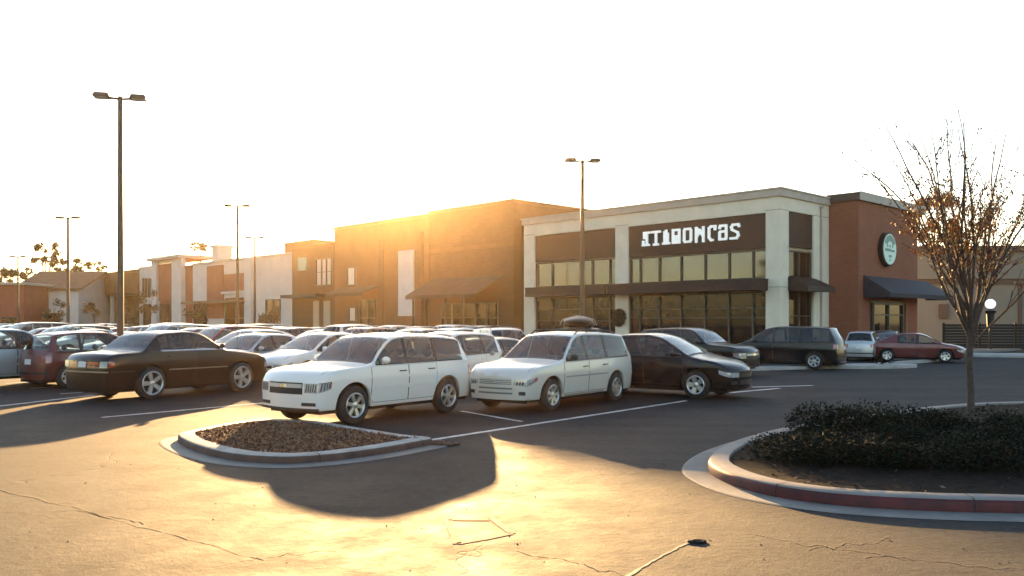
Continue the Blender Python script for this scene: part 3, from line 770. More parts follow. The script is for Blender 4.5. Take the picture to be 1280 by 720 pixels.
# ---- the rest of the full car park, row behind row
rnd = random.Random(5)
ROWDIR = Vector((-.695, .719)); NRM = Vector((.62, .785))
kinds = ['suv', 'wagon', 'hatch', 'msedan', 'msedan', 'van', 'hatch']
cols = [(white_p, 'white'), (silver_p, 'silver'), (blue_p, 'ice blue'), (tan_p, 'tan'), (grey_p, 'dark grey'), (black_p, 'black'), (maroon_p, 'maroon'), (navy_p, 'navy'), (white_p, 'white'), (silver_p, 'silver'), (red_p, 'red')]
nice = {'suv': 'SUV', 'wagon': 'railed wagon', 'hatch': 'hatchback', 'msedan': 'sedan', 'van': 'minivan'}
rows_txt = ['in the second row behind the black sedan', 'in the third parking row', 'in the fourth parking row', 'in the fifth parking row', 'in the sixth parking row', 'in the far row below the storefronts', 'in the last row below the storefronts']
base = Vector((-6.5, 30.0))
FAR_CARS = []
for k in range(7):
    d = [0, 9.5, 15.0, 24.5, 30.0, 39.5, 45.0][k]
    for j in range(-6, 34):
        q = base + NRM * d * .72 + ROWDIR * (2.75 * j) + Vector((0, 1)) * d * .35
        if q.y < 26: continue
        px = CX + F * q.x / q.y
        # stay in the picture and clear of the buildings
        fac = (q - Vector((16.08, 51.35))).dot(Vector((.719, .695)))
        if px < -30 or px > 640 or fac > -11 or q.y > 100: continue
        if rnd.random() < .08: continue
        if min((q - p).length for p in PLACED) < 4.3 and k == 0 or min((q - p).length for p in PLACED) < 2.5: continue
        kd = rnd.choice(kinds); pm, cn = rnd.choice(cols)
        far = q.y > 34
        deg = (52 if k % 2 else -128) + rnd.uniform(-3, 3)
        FAR_CARS.append((kd, pm, cn, q, deg, far, k))
for kd, pm, cn, q, deg, far, k in FAR_CARS:
    spawn(kd, pm, q, deg, f'{cn} {nice[kd]} {rows_txt[k]}', keep=KEEP_FAR if far else None, group=f'{cn} {nice[kd]} cars {rows_txt[k]}', scale=rnd.uniform(.95, 1.12))
# ------------------------------------------------------------------ buildings
# the long shopping front runs away to the left; its frame: +x right along the front, +y into the shops, origin at the coffee shop's corner
OX, OY = 16.08, 51.35
RX, RY, VX, VY = .695, -.719, .719, .695
FROT = math.atan2(RY, RX)
def fx(px, b=0.0):
    q = (px - CX) / F
    return (q * (OY + b * VY) - OX - b * VX) / (RX - q * RY)
def fz(px, py, b=0.0):
    x = fx(px, b); return EYE + (HY - py) * (OY + x * RY + b * VY) / F
def sy(px, x=0.0):
    q = (px - CX) / F
    return (q * (OY + x * RY) - OX - x * RX) / (VX - q * VY)
def sz(px, py, x=0.0):
    b = sy(px, x); return EYE + (HY - py) * (OY + x * RY + b * VY) / F

stucco = mat('cream_stucco', (.76, .665, .51), .9, vary=.08, scale=.8, bump=.2, bscale=30)
stucco_cap = mat('grey_cornice', (.44, .39, .32), .8, vary=.1, scale=1.2)
darkpanel = mat('dark_sign_panel', (.008, .0065, .005), .6, vary=.15, scale=.6)
darkmetal = mat('dark_bronze_metal', (.010, .0085, .0075), .55, .1)
frame_m = mat('window_frame', (.10, .085, .065), .45, .3)
glass_up = mat('upper_window_glass', (.16, .155, .14), .045, 1.0, vary=.12, scale=.5, bump=.06, bscale=.9)
glass_lo = mat('shop_window_glass', (.018, .011, .006), .05, spec=.45, vary=.8, scale=.9)
brickred = brick_mat('red_brown_brick', (.27, .085, .042), (.23, .072, .036), (.25, .11, .065))
bricktan = brick_mat('tan_brick', (.155, .07, .028), (.135, .06, .024), (.15, .08, .04))
brown_st = mat('brown_stucco', (.165, .078, .032), .9, vary=.12, scale=.5, bump=.2)
brown_dk = mat('dark_brown_wall', (.085, .048, .022), .9, vary=.15, scale=.5)
white_st = mat('white_stucco', (.58, .54, .48), .9, vary=.08, scale=.6)
rust_p = mat('rust_panel', (.26, .07, .04), .8, vary=.15, scale=.8)
awning_m = mat('dark_awning_canvas', (.014, .018, .028), .75, vary=.25, scale=2.0)
awning_b = mat('brown_awning_canvas', (.075, .05, .03), .8, vary=.2, scale=1.0)
letter_m = mat('sign_letter_white', (.78, .80, .78), .35, emit=(.8, .86, .84), estr=.06)  # faint glow added to brighten the letters on the shaded front
door_m = mat('dark_door', (.03, .024, .02), .4)

def building(name, label, cat='shop building', group=None):
    return thing(name, label, cat, (OX, OY, 0), FROT, group)
def bx(name, m, par, *b):
    mb = MB()
    for q in b: mb.box(*q)
    return obj(name, mb, m, par)
def window_grid(par, x0, x1, z0, z1, yb, cols, rows_, gl, nm='window', axis='x', fw=.09, fd=.14):
    """glass pane set behind a frame of bars; axis 'x': in a wall facing -y at y = yb; axis 'y': in a wall facing +x at x = yb"""
    def B(mb, a0, a1, d0, d1, c0, c1):
        if axis == 'x': mb.box(a0, a1, yb + d0, yb + d1, c0, c1)
        else: mb.box(yb - d1, yb - d0, a0, a1, c0, c1)
    p = MB(); B(p, x0 + .01, x1 - .01, .06, .10, z0 + .01, z1 - .01); w_ = obj(nm, p, gl, par)
    f = MB()
    for i, x in enumerate(cols): B(f, x - fw / 2, x + fw / 2, -fd / 2, .056, z0 + fw, z1 - fw)
    for z in rows_: 
        xs = [x0 + fw] + list(cols) + [x1 - fw]
        for a, c in zip(xs, xs[1:]): B(f, a + (fw / 2 if a != xs[0] else 0), c - (fw / 2 if c != xs[-1] else 0), -fd / 2 + .02, .056, z - fw * .35, z + fw * .35)
    B(f, x0, x1, -fd / 2, .056, z0, z0 + fw); B(f, x0, x1, -fd / 2, .056, z1 - fw, z1)
    B(f, x0, x0 + fw, -fd / 2, .056, z0 + fw, z1 - fw); B(f, x1 - fw, x1, -fd / 2, .056, z0 + fw, z1 - fw)
    obj('window_frame', f, frame_m, w_)
    return w_

# ---- the coffee shop -------------------------------------------------------
cs = building('coffee_shop', 'cream two storey coffee shop with dark sign bands and a red brick end tower', 'coffee shop')
H = fz(975, 236); XL = fx(655); XE = 0.0; SD = sy(1036)
p1, p2, p3 = (fx(668), fx(769)), (fx(785), fx(957)), None
zs_top_r, zs_bot_r = fz(956, 266), fz(956, 310); zs_top_l, zs_bot_l = fz(769, 284), fz(769, 321)
zw_bot = fz(957, 347); zc_bot = fz(963, 362); zbase = .45
# walls: the mass behind, piers and bands in front of it
WD = .45
bx('wall', stucco, cs,
   (XL, XE - WD, WD, 16, 0, H - .02),
   (XL, p1[0], 0, WD, 0, zs_top_r), (p1[1], p2[0], 0, WD, 0, zs_top_r), (p2[1], XE, 0, WD, 0, zs_top_r),
   (XL, XE, 0, WD, zs_top_r, H - .42), (p1[0], p1[1], 0, WD, zs_top_l, zs_top_r),
   (p1[0], p1[1], .05, WD, 0, zbase), (p2[0], p2[1], .05, WD, 0, zbase))
# side towards the brick tower, with a recessed bay
sb0, sb1 = sy(986), sy(1017)
bx('side_wall', stucco, cs, (XE - WD, XE, WD, sb0, 0, H - .42), (XE - WD, XE, sb1, 16, 0, H - .42), (XE - WD, XE, sb0, sb1, sz(1000, 266), H - .42),
   (XE - WD + .002, XE - WD + .05, sb0, sb1, 0, H - .42))
bx('cornice', stucco_cap, cs, (XL - .12, XE + .14, -.14, WD, H - .42, H), (XE - WD + .002, XE + .14, WD, 16, H - .42, H), (XL - .2, XE + .2, -.2, WD + .05, H, H + .1), (XE - WD, XE + .2, WD + .05, 16, H, H + .1))
bx('sign_panel', darkpanel, cs, (p1[0], p1[1], .12, WD - .01, zs_bot_l, zs_top_l))
bx('sign_panel', darkpanel, cs, (p2[0], p2[1], .12, WD - .01, zs_bot_r, zs_top_r))
bx('sign_panel', darkpanel, cs, (XE - .30, XE - .10, sb0, sb1, sz(1000, 309), sz(1000, 266) ))
cl = [fx(v) for v in (688, 723, 738, 760)]; cr = [fx(v) for v in (798, 822, 849, 879, 909, 939)]
window_grid(cs, p1[0], p1[1], zw_bot - .05, zs_bot_l - .06, .22, cl, [], glass_up)
window_grid(cs, p2[0], p2[1], zw_bot - .05, zs_bot_r - .06, .22, cr, [], glass_up)
zl1 = zc_bot - .1
window_grid(cs, p1[0], p1[1], zbase, zl1, .22, cl, [zl1 - .9, 2.0], glass_lo, 'shop_window')
window_grid(cs, p2[0], p2[1], zbase, zl1, .22, cr, [zl1 - 1.0, 2.2], glass_lo, 'shop_window')
window_grid(cs, sb0 + .02, sb1 - .02, sz(1000, 350) + .1, sz(1000, 313), XE - .20, [(sb0 + sb1) / 2], [], glass_lo, 'window', 'y')
window_grid(cs, sb0 + .02, sb1 - .02, .1, sz(1000, 362), XE - .20, [sb0 + (sb1 - sb0) * .5], [2.3], glass_lo, 'entrance_door', 'y')
def slab(name, x0, x1, y0, y1, z0, z1):
    return bx(name, darkmetal, cs, (x0, x1, y0, y1, z0, z1), (x0 - .03, x1 + .03, y0 - .03, y1, z1, z1 + .07))
slab('canopy', fx(669), fx(768.5), -1.1, .20, zc_bot - .04, zw_bot - .15)
slab('canopy', fx(774), fx(960), -1.35, .20, zc_bot - .04, zw_bot - .15)
obj('canopy', MB().prism([(XE - .2, sz(1000, 345)), (XE + 1.3, sz(1000, 357) - .1), (XE + 1.3, sz(1000, 362) - .15), (XE - .2, sz(1000, 362) - .1)], 'y', sb0 - .1, sb1 + .25), darkmetal, cs)
# ---- the brick tower of the same shop
bxc = fx(1073, SD)                                   # its near corner, in line with y = SD
TX0, TX1 = 0.002, bxc
HB = fz(1073, 250, SD) ; HBc = fz(1073, 240, SD); SE = sy(1153, TX1); SM = sy(1132, TX1)
bx('brick_tower', brickred, cs, (TX0, TX1, SD, SM, 0, HB), (TX0 + .004, TX1 - .35, SM, SE, 0, HB - .004))
bx('tower_cornice', mat('dark_cornice', (.05, .04, .034), .7), cs, (TX0 - .1, TX1 + .15, SD - .15, SE + .1, HB + .003, HBc))
bx('tower_cornice', stucco_cap, cs, (TX1 + .152, TX1 + .2, SD - .15, SE + .1, HB + .003, HBc + .04))
# entrance under the awning on the tower's side
a0, a1 = sy(1079, TX1), sy(1160, TX1); am = sy(1131, TX1)
za, zb2 = sz(1079, 344, TX1), sz(1079, 372, TX1)
d0, d1 = sy(1088, TX1), sy(1127, TX1)
ent = bx('entrance_door', door_m, cs, (TX1 + .003, TX1 + .05, d0, d1, .02, zb2 - .15))
window_grid(ent, d0 + .08, d1 - .08, .1, zb2 - .3, TX1 + .12, [(d0 + d1) / 2], [2.4], glass_lo, 'door_pane', 'y', fw=.12)
bx('pilaster', brick_mat('pale_red_brick', (.31, .12, .07), (.28, .11, .065), (.28, .14, .09)), cs, (TX1 + .002, TX1 + .22, am - .35, am + .05, 0, zb2 - .3))
aw = MB().add([(TX1 + .003, a0, za), (TX1 + .003, a1 - .5, za - .05), (TX1 + 1.75, a1, zb2 + .28), (TX1 + 1.75, a0, zb2 + .28)], [(0, 1, 2, 3)])
aw.add([(TX1 + 1.75, a0, zb2 + .28), (TX1 + 1.75, a1, zb2 + .28), (TX1 + 1.752, a1, zb2), (TX1 + 1.752, a0, zb2)], [(0, 1, 2, 3)])
aw.add([(TX1 + .003, a0, za), (TX1 + 1.75, a0, zb2 + .28), (TX1 + 1.752, a0, zb2), (TX1 + .003, a0, zb2)], [(0, 1, 2, 3)])
aw.add([(TX1 + .003, a1 - .5, za - .05), (TX1 + 1.75, a1, zb2 + .28), (TX1 + 1.752, a1, zb2), (TX1 + .003, a1 - .5, zb2)], [(0, 1, 2, 3)])
ao = obj('awning', aw, awning_m, cs)
sdm = ao.modifiers.new('thick', 'SOLIDIFY'); sdm.thickness = .03

# letters of the sign, raised off the panel: each one a stroke shape
LET = {  # strokes on a 0..1 by 0..1.25 field: (x0, z0, x1, z1)
 'f': [(.25, 1.12, .95, 1.12), (.62, 1.12, .62, .12), (.02, .12, .9, .12), (.1, .12, .1, .42), (.25, 1.12, .25, .78), (.25, .70, .62, .70)],
 'T': [(.0, 1.12, 1.0, 1.12), (.5, 1.12, .5, .1), (.25, .1, .75, .1)],
 'L': [(.5, 1.15, .5, .12), (.05, .12, .95, .12), (.28, 1.05, .28, .12), (.72, .9, .72, .12)],
 'B': [(.12, .1, .12, 1.15), (.12, 1.12, .9, 1.12), (.12, .12, .9, .12), (.88, 1.12, .88, .12), (.12, .62, .88, .62), (.5, .12, .5, .62)],
 'O': [(.12, .25, .12, 1.0), (.88, .25, .88, 1.0), (.2, 1.12, .8, 1.12), (.2, .12, .8, .12), (.12, 1.0, .22, 1.12), (.88, 1.0, .78, 1.12), (.12, .25, .22, .12), (.88, .25, .78, .12)],
 'N': [(.12, .05, .12, 1.15), (.88, .05, .88, 1.15), (.12, .35, .5, .95), (.5, .95, .88, .4), (.2, 1.1, .5, .7)],
 'C': [(.15, 1.02, .4, 1.14), (.4, 1.14, .95, 1.14), (.15, .3, .15, 1.02), (.15, .3, .4, .1), (.4, .1, .6, .1), (.9, 1.14, .9, .9)],
 'R': [(.2, 1.12, .85, 1.12), (.88, 1.1, .88, .2), (.2, .68, .88, .68), (.12, .1, .12, .62), (.12, .1, .85, .1), (.2, 1.12, .12, .95)],
 'S': [(.9, 1.12, .3, 1.12), (.3, 1.12, .12, .95), (.12, .95, .2, .75), (.2, .75, .8, .52), (.8, .52, .9, .3), (.9, .3, .7, .1), (.7, .1, .05, .1), (.9, 1.12, .95, .98)]}
sign = building('shop_sign', 'row of white raised capital letters on the dark band above the coffee shop windows', 'sign')
zS = fz(862, 293); lx0, lx1 = fx(802), fx(927)
order = 'fTLBONCRS'; ws = [.95, 1.05, .9, 1.05, 1.1, 1.15, .95, 1.0, 1.05]; tot = sum(ws); hgt = (fz(865, 285) - fz(865, 305)) * 1.0
cur = lx0; unit = (lx1 - lx0) / tot
for ch, wv in zip(order, ws):
    gw = unit * wv * .74; mb = MB(); th = unit * .085; base_z = zS - hgt / 2 - .04
    for i, (x0, z0, x1, z1) in enumerate(LET[ch]):
        A = Vector((cur + unit * .06 + x0 * gw, base_z + z0 * hgt / 1.25)); B_ = Vector((cur + unit * .06 + x1 * gw, base_z + z1 * hgt / 1.25)); d = (B_ - A).normalized(); n_ = Vector((-d.y, d.x)) * th; A = A - d * th * .8; B_ = B_ + d * th * .8
        q = [A + n_, A - n_, B_ - n_, B_ + n_]
        mb.prism([(p.x, p.y) for p in q], 'y', -.02 - .0025 * i, .118)
    obj('letter', mb, letter_m, sign); cur += unit * wv
# reveals, a downpipe and roof plant
joint_m = mat('reveal_joint', (.20, .18, .15), .9)
jm = MB()
for z in (zw_bot - .6, zs_top_r + .12): 
    jm.box(XL, p1[0], -.004, -.001, z, z + .03).box(p1[1], p2[0], -.004, -.001, z, z + .03).box(p2[1], XE, -.004, -.001, z, z + .03).box(XE + .001, XE + .004, 0, sb0, z, z + .03).box(XE + .001, XE + .004, sb1, SD, z, z + .03)
obj('reveal_joint', jm, joint_m, cs)
obj('downpipe', MB().tube([(XE + .1, sb1 + .9, .1), (XE + .1, sb1 + .9, H - .7)], .06, 8).box(XE + .004, XE + .2, sb1 + .78, sb1 + 1.02, H - .7, H - .56), stucco_cap, cs)
# round sign on the tower
rs = building('round_sign', 'round mint green and white disc sign on the red brick tower above the awning', 'sign')
cyv, czv = sy(1106, TX1), sz(1106, 312, TX1); rad = (sz(1106, 292, TX1) - sz(1106, 332, TX1)) / 2
cc = (TX1 + .004, cyv, czv)
obj('sign_rim', MB().lathe([(1e-3, 0), (rad * 1.06, 0), (rad * 1.06, .30), (rad * .98, .32), (1e-3, .32)], 'x', 40, cc), darkmetal, rs, 30)
mint = mat('mint_sign_face', (.34, .52, .46), .4, emit=(.5, .75, .66), estr=.025); teal = mat('teal_sign_print', (.04, .20, .16), .4)  # mint face has a little added glow to lift it, no lamp inside
obj('sign_face', MB().lathe([(1e-3, .325), (rad * .95, .325), (rad * .95, .345), (1e-3, .345)], 'x', 40, cc), mint, rs, 30)
def disc_marks():
    mb = MB(); X0, X1 = TX1 + .35, TX1 + .36
    def q(y0, y1, z0, z1): mb.box(X0, X1, cyv + y0 * rad, cyv + y1 * rad, czv + z0 * rad, czv + z1 * rad)
    # arch band at the top, two bars across the middle, small marks below
    n = 14
    for i in range(n):
        t0, t1 = R(28) + R(124) * i / n, R(28) + R(124) * (i + 1) / n
        mb.prism([(cyv + rad * r_ * math.cos(t), czv + rad * r_ * math.sin(t)) for r_, t in ((.50, t0), (.88, t0), (.88, t1), (.50, t1))], 'x', X0, X1)
    for a in range(-3, 4):
        if a % 2 == 0: q(a * .18 - .08, a * .18 + .08, .12, .26)
    q(-.72, .1, -.14, .04); q(.16, .66, -.16, -.02); q(-.18, .2, -.52, -.36); q(-.1, .08, -.74, -.62)
    return mb
obj('sign_print', disc_marks(), teal, rs)
# dark wreath-like disc on the pier between the windows
wr = building('leafy_disc', 'dark round leafy disc hung low on the cream pier between the shop windows', 'wall decoration')
xw = fx(776.5); zw = fz(773, 397); vs = MB()
rw_ = random.Random(3)
for i in range(700):
    a = rw_.uniform(0, 2 * math.pi); r_ = .62 * rw_.random() ** .55; p = Vector((xw - .12 + r_ * math.cos(a), -.06 - rw_.uniform(0, .14), zw + r_ * math.sin(a)))
    t = Vector((rw_.uniform(-1, 1), rw_.uniform(-1, 1), rw_.uniform(-1, 1))).normalized() * .11; u_ = t.cross(Vector((rw_.random(), 1, rw_.random()))).normalized() * .05
    vs.add([p - t, p + u_, p + t, p - u_], [(0, 1, 2, 3)])
obj('leaves', vs, mat('wreath_green', (.03, .04, .02), .9, vary=.4), wr, weld=False)

# ---- brown stores to the left ----------------------------------------------
def store(name, label, px0, px1, ztop, m, front=0.0, depth=18, capm=None, **k):
    b = building(name, label); x0, x1 = fx(px0, front), fx(px1, front)
    bx('wall', m, b, (x0, x1, front, front + depth, 0, ztop - .3))
    bx('cornice', capm or m, b, (x0 - .08, x1 + .08, front - .1, front + depth, ztop - .3, ztop))
    return b, x0, x1
bs, x0, x1 = store('brown_store', 'tall tan brick store with a wide brown awning next to the coffee shop', 537, 642, fz(630, 250), bricktan)
xl0, xl1 = x1 + .002, XL - .002
bx('link_wall', brown_dk, bs, (xl0, xl1, .9, 12, 0, fz(650, 275, .9)))
def awning(par, xa, xb, zt, zb_, proj, y0=0.0, m=None, drop=.3):
    mb = MB().prism([(y0 - .003, zt), (y0 - proj, zb_ + drop), (y0 - proj, zb_), (y0 - proj + .05, zb_), (y0 - proj + .05, zb_ + drop - .04), (y0 - .003, zt - .08)], 'x', xa, xb)
    return obj('awning', mb, m or awning_b, par)
awning(bs, fx(541), fx(629), fz(630, 344), fz(610, 373), 3.0)
for v in (549, 566, 590, 612): bx('awning_post', darkmetal, bs, (fx(v) - .06, fx(v) + .06, -2.9, -2.78, 0, fz(600, 372)))
window_grid(bs, fx(552), fx(624), .4, fz(600, 378), -.08, [fx(v) for v in (566, 580, 595, 610)], [2.3], glass_lo, 'shop_window')
bx('wall_band', brown_st, bs, (x0, x1, -.06, -.003, fz(630, 308), fz(630, 303)))
tst, x0, x1 = store('tan_store', 'tan brown store with a tall white banner panel and a small awning', 418, 536.5, fz(418, 284), brown_st)
bx('banner_panel', mat('banner_white', (.62, .60, .56), .7, vary=.06, scale=1), tst, (fx(499), fx(518), -.12, -.003, fz(508, 395), fz(508, 313)))
for (a, b_, t, u_) in ((435, 445, 357, 334), (437, 446, 402, 384)):
    window_grid(tst, fx(a), fx(b_), max(.3, fz(440, t)), fz(440, u_), -.08, [], [], mat('white_window', (.6, .58, .55), .3), 'window')
awning(tst, fx(428), fx(475), fz(475, 357), fz(475, 370), 2.0)
window_grid(tst, fx(450), fx(470), .3, fz(460, 374), -.08, [fx(460)], [2.3], glass_lo, 'shop_window')
bx('pilaster', bricktan, tst, (fx(476), fx(480), -.3, -.003, 0, fz(478, 300))); bx('pilaster', bricktan, tst, (fx(524), fx(530), -.3, -.003, 0, fz(527, 290)))
ds, x0, x1 = store('dark_brown_store', 'dark brown store with a white upstairs window and green square sign', 365.3, 417.6, fz(418, 303), brown_dk)
bx('green_sign', mat('green_sign', (.28, .46, .34), .5), ds, (fx(374), fx(384), -.14, -.003, fz(379, 338), fz(379, 322)))
window_grid(ds, fx(396), fx(415.5), fz(406, 357), fz(406, 323), -.08, [fx(403), fx(409)], [fz(406, 340)], mat('pale_window', (.45, .44, .42), .25), 'window')
bx('canopy', darkmetal, ds, (fx(367), fx(412), -1.6, -.003, fz(400, 372), fz(400, 368)))
bx('door', mat('pale_door', (.42, .34, .24), .5), ds, (fx(392), fx(399), -.06, -.003, 0, fz(395, 376))); bx('door', mat('pale_door', (.42, .34, .24), .5), ds, (fx(405), fx(413), -.06, -.003, 0, fz(410, 376)))
bx('roof_box', brown_dk, ds, (fx(326), fx(360), 3, 9, 6, fz(345, 305, 3)))
# white row with rust panels
wrw, x0, x1 = store('white_store_row', 'long white store row with rust red panels and open ground floor shopfronts', 241, 365, fz(365, 315), white_st, capm=stucco_cap)
for (a, b_, zt, zb_) in ((260, 280, 332, 398), (281, 309, 342, 364)):
    bx('rust_panel', rust_p, wrw, (fx(a), fx(b_), -.16, -.003, max(.2, fz((a + b_) / 2, zb_)), fz((a + b_) / 2, zt)))
bx('panel_sill', white_st, wrw, (fx(279), fx(311), -.3, -.163, fz(295, 367), fz(295, 364)))
for (a, b_, t) in ((243, 259, 379), (282, 309, 372), (315, 320, 378), (333, 351, 374)):
    window_grid(wrw, fx(a), fx(b_), .3, fz((a + b_) / 2, t), -.08, [fx((a + b_) / 2)], [2.4], glass_lo, 'shop_window')
bx('canopy', mat('rust_metal', (.16, .09, .05), .6), wrw, (fx(240), fx(311), -1.5, -.003, fz(275, 379), fz(275, 376)))
bx('wall_pier', white_st, wrw, (fx(310), fx(318), -.5, -.003, 0, fz(314, 322)))
obj('roof_turret', MB().box(fx(246), fx(253), 2, 4, 5, fz(250, 312, 2)).box(fx(245.3), fx(253.7), 1.8, 4.2, fz(250, 312, 2), fz(250, 309, 2)), white_st, wrw)
rst, x0, x1 = store('rust_fronted_tower', 'white tower front with a tall rust panel and flat projecting cap', 194.5, 240.5, fz(232, 332), rust_p)
xa, xb = fx(194.5), fx(232)
bx('wall', white_st, rst, (xa, fx(200.5), -.6, -.003, 0, fz(213, 325)), (fx(220), xb, -.6, -.003, 0, fz(213, 325)), (fx(200.5), fx(220), -.3, -.003, fz(210, 329), fz(213, 325)))
bx('rust_panel', rust_p, rst, (fx(200.8), fx(219.8), -.28, -.003, fz(210, 376), fz(210, 329.5)))
bx('cap', stucco_cap, rst, (xa - .4, xb + .2, -1.1, 4, fz(213, 325) + .003, fz(213, 321)))
window_grid(rst, fx(201), fx(219.5), .3, fz(210, 379), -.10, [fx(210)], [2.4], glass_lo, 'shop_window')
wl, x0, x1 = store('small_white_store', 'small white store with narrow upright windows beside the rust panelled tower', 174.3, 194.2, fz(190, 332), white_st)
for a in (179, 182.5, 186, 189.5): window_grid(wl, fx(a), fx(a + 1.8), fz(a, 372), fz(a, 348), -.08, [], [], glass_lo, 'window', fw=.05)
window_grid(wl, fx(180), fx(191), .3, fz(186, 380), -.08, [], [2.4], glass_lo, 'shop_window')
# long brown hall with white posts below a deep dark roof band
bh, x0, x1 = store('brown_hall', 'long low brown hall with deep roof band above white posts', 100, 174, fz(174, 336), brown_dk)
bx('soffit', mat('soffit_brown', (.06, .04, .025), .9), bh, (x0, x1, -2.6, -.004, fz(137, 372), fz(137, 369)))  # soffit in a darker brown than the roof band
bx('roof_band', mat('roof_brown', (.15, .09, .045), .9, vary=.2, scale=.4), bh, (x0, x1, -2.9, -.004, fz(137, 369) + .003, fz(137, 345)))
for i in range(9):
    x = x0 + (x1 - x0) * (i + .5) / 9; bx('post', white_st, bh, (x - .22, x + .22, -2.5, -2.1, 0, fz(137, 372)))
window_grid(bh, x0 + 2, x1 - 2, .4, 3.4, -.08, [x0 + 2 + (x1 - x0 - 4) * i / 8 for i in range(1, 8)], [2.4], mat('pale_shop_glass', (.3, .26, .2), .15), 'shop_window')
# gabled white house and its neighbour
def gable_house(name, label, px0, px1, Y, zeave, zridge, wm, rm_, rz=R(-40), dep=14):
    c0, c1 = (px0 - CX) / F * Y, (px1 - CX) / F * Y; L_ = (c1 - c0); h = thing(name, label, 'house', ((c0 + c1) / 2, Y, 0), 0)
    a = L_ / 2
    wl_ = MB().box(-a, a, 0, dep, 0, zeave); obj('wall', wl_, wm, h)
    rf = MB(); e = .6
    rf.prism([(-.6, zeave - .1), (dep / 2, zridge), (dep + .6, zeave - .1), (dep + .6, zeave + .15), (dep / 2, zridge + .3), (-.6, zeave + .15)], 'x', -a - e, a + e); obj('roof', rf, rm_, h)
    obj('gable', MB().prism([(0.01, zeave), (dep - .01, zeave), (dep / 2, zridge - .1)], 'x', -a + .01, a - .01), wm, h)
    return h, a
gh, a = gable_house('white_house', 'low white house with a broad brown pitched roof at the far left', 21, 98, 118, D(50, 362, 118).z, D(50, 338, 118).z, white_st, mat('brown_shingle_roof', (.12, .075, .04), .9, vary=.25, scale=1.2))
window_grid(gh, a - 4.5, a - 2.5, 0.2, 3.2, -.08, [], [], glass_lo, 'door'); window_grid(gh, -a + 1.2, -a + 2.6, 1.4, 2.8, -.08, [], [1.9], glass_lo, 'window')
lh = thing('brown_house', 'brown flat roofed house with pale left wall cut off by the frame', 'house', (D(6, 403, 112).x, 112, 0), 0)
bx('wall', rust_p, lh, (-1, 2.5, 0, 10, 0, D(10, 356, 112).z)); bx('wall_pale', white_st, lh, (-6, -1.003, -.2, 10, 0, D(10, 358, 112).z)); bx('roof', stucco_cap, lh, (-6.4, 2.9, -.6, 10.4, D(10, 356, 112).z + .003, D(10, 353, 112).z))
window_grid(lh, -.4, 1.9, .3, 2.6, -.08, [.7], [], glass_lo, 'window')

# ---- beige hall behind the tree, to the right --------------------------------
YB = 78
bb = thing('beige_hall', 'long beige hall with brown trim bands behind the bare tree', 'hall', (0, YB, 0), R(-4))
beige = mat('beige_block_wall', (.19, .175, .14), .9, vary=.08, scale=.5); bandm = mat('brown_trim', (.10, .065, .045), .8)
zt = D(1200, 311, YB).z
bxs = lambda px: (px - CX) / F * YB
X0, X1 = bxs(1100), bxs(1430)
zm = D(1200, 352, YB).z
bx('wall', beige, bb, (X0, X1, 0, 20, 0, zt - .5))
bx('roof_trim', bandm, bb, (X0 - .3, X1, -.35, 20, zt - .497, zt))
bx('wall_band', bandm, bb, (X0, X1, -.20, -.003, zm - .35, zm + .35)); bx('ledge', beige, bb, (X0, X1, -.32, -.203, zm + .1, zm + .5))
for px in (1190, 1251, 1318): bx('pilaster', bandm, bb, (bxs(px) - .16, bxs(px) + .16, -.12, -.003, 0, zm - .353))
for px in (1162, 1196): bx('wall_box', bandm, bb, (bxs(px) - .35, bxs(px) + .35, -.25, -.003, D(px, 398, YB).z, D(px, 385, YB).z + .3))
df = thing('dark_fence', 'dark slatted screen fence in front of the beige hall', 'fence', (0, 60, 0), R(-3))
zf_ = D(1200, 404, 60).z - .02
fxs = lambda px: (px - CX) / F * 60
mb = MB(); x = fxs(1168)
mbm = mat('dark_fence_boards', (.010, .009, .008), .8, vary=.3, scale=2)
for i in range(9): mb.box(fxs(1166), fxs(1420), -.02, .02, .08 + i * (zf_ - .1) / 9, .08 + (i + .86) * (zf_ - .1) / 9)
obj('boards', mb, mbm, df)
for i in range(7): 
    xx = fxs(1166) + (fxs(1420) - fxs(1166)) * i / 6; bx('post', mbm, df, (xx - .07, xx + .07, -.10, -.022, 0, zf_ + .05))
# globe lamp
gl = thing('globe_lamp', 'white globe lamp on a short dark post before the beige hall', 'lamp', (D(1238, 403, 56).x, 56, 0), 0)
zg = D(1238, 380, 56).z
obj('post', MB().tube([(0, 0, 0), (0, 0, zg - .55)], [.09, .07], 10).lathe([(.30, zg - .62), (.36, zg - .45), (.12, zg - .30)], 'z', 16).lathe([(1e-3, zg - 1.5), (.2, zg - 1.48), (.24, zg - .63), (1e-3, zg - .62)], 'z', 16), darkmetal, gl, 40)
obj('globe', MB().ball((0, 0, zg), .32, 10), mat('globe_white', (.8, .8, .78), .3, emit=(1, 1, .97), estr=.15), gl, 60)

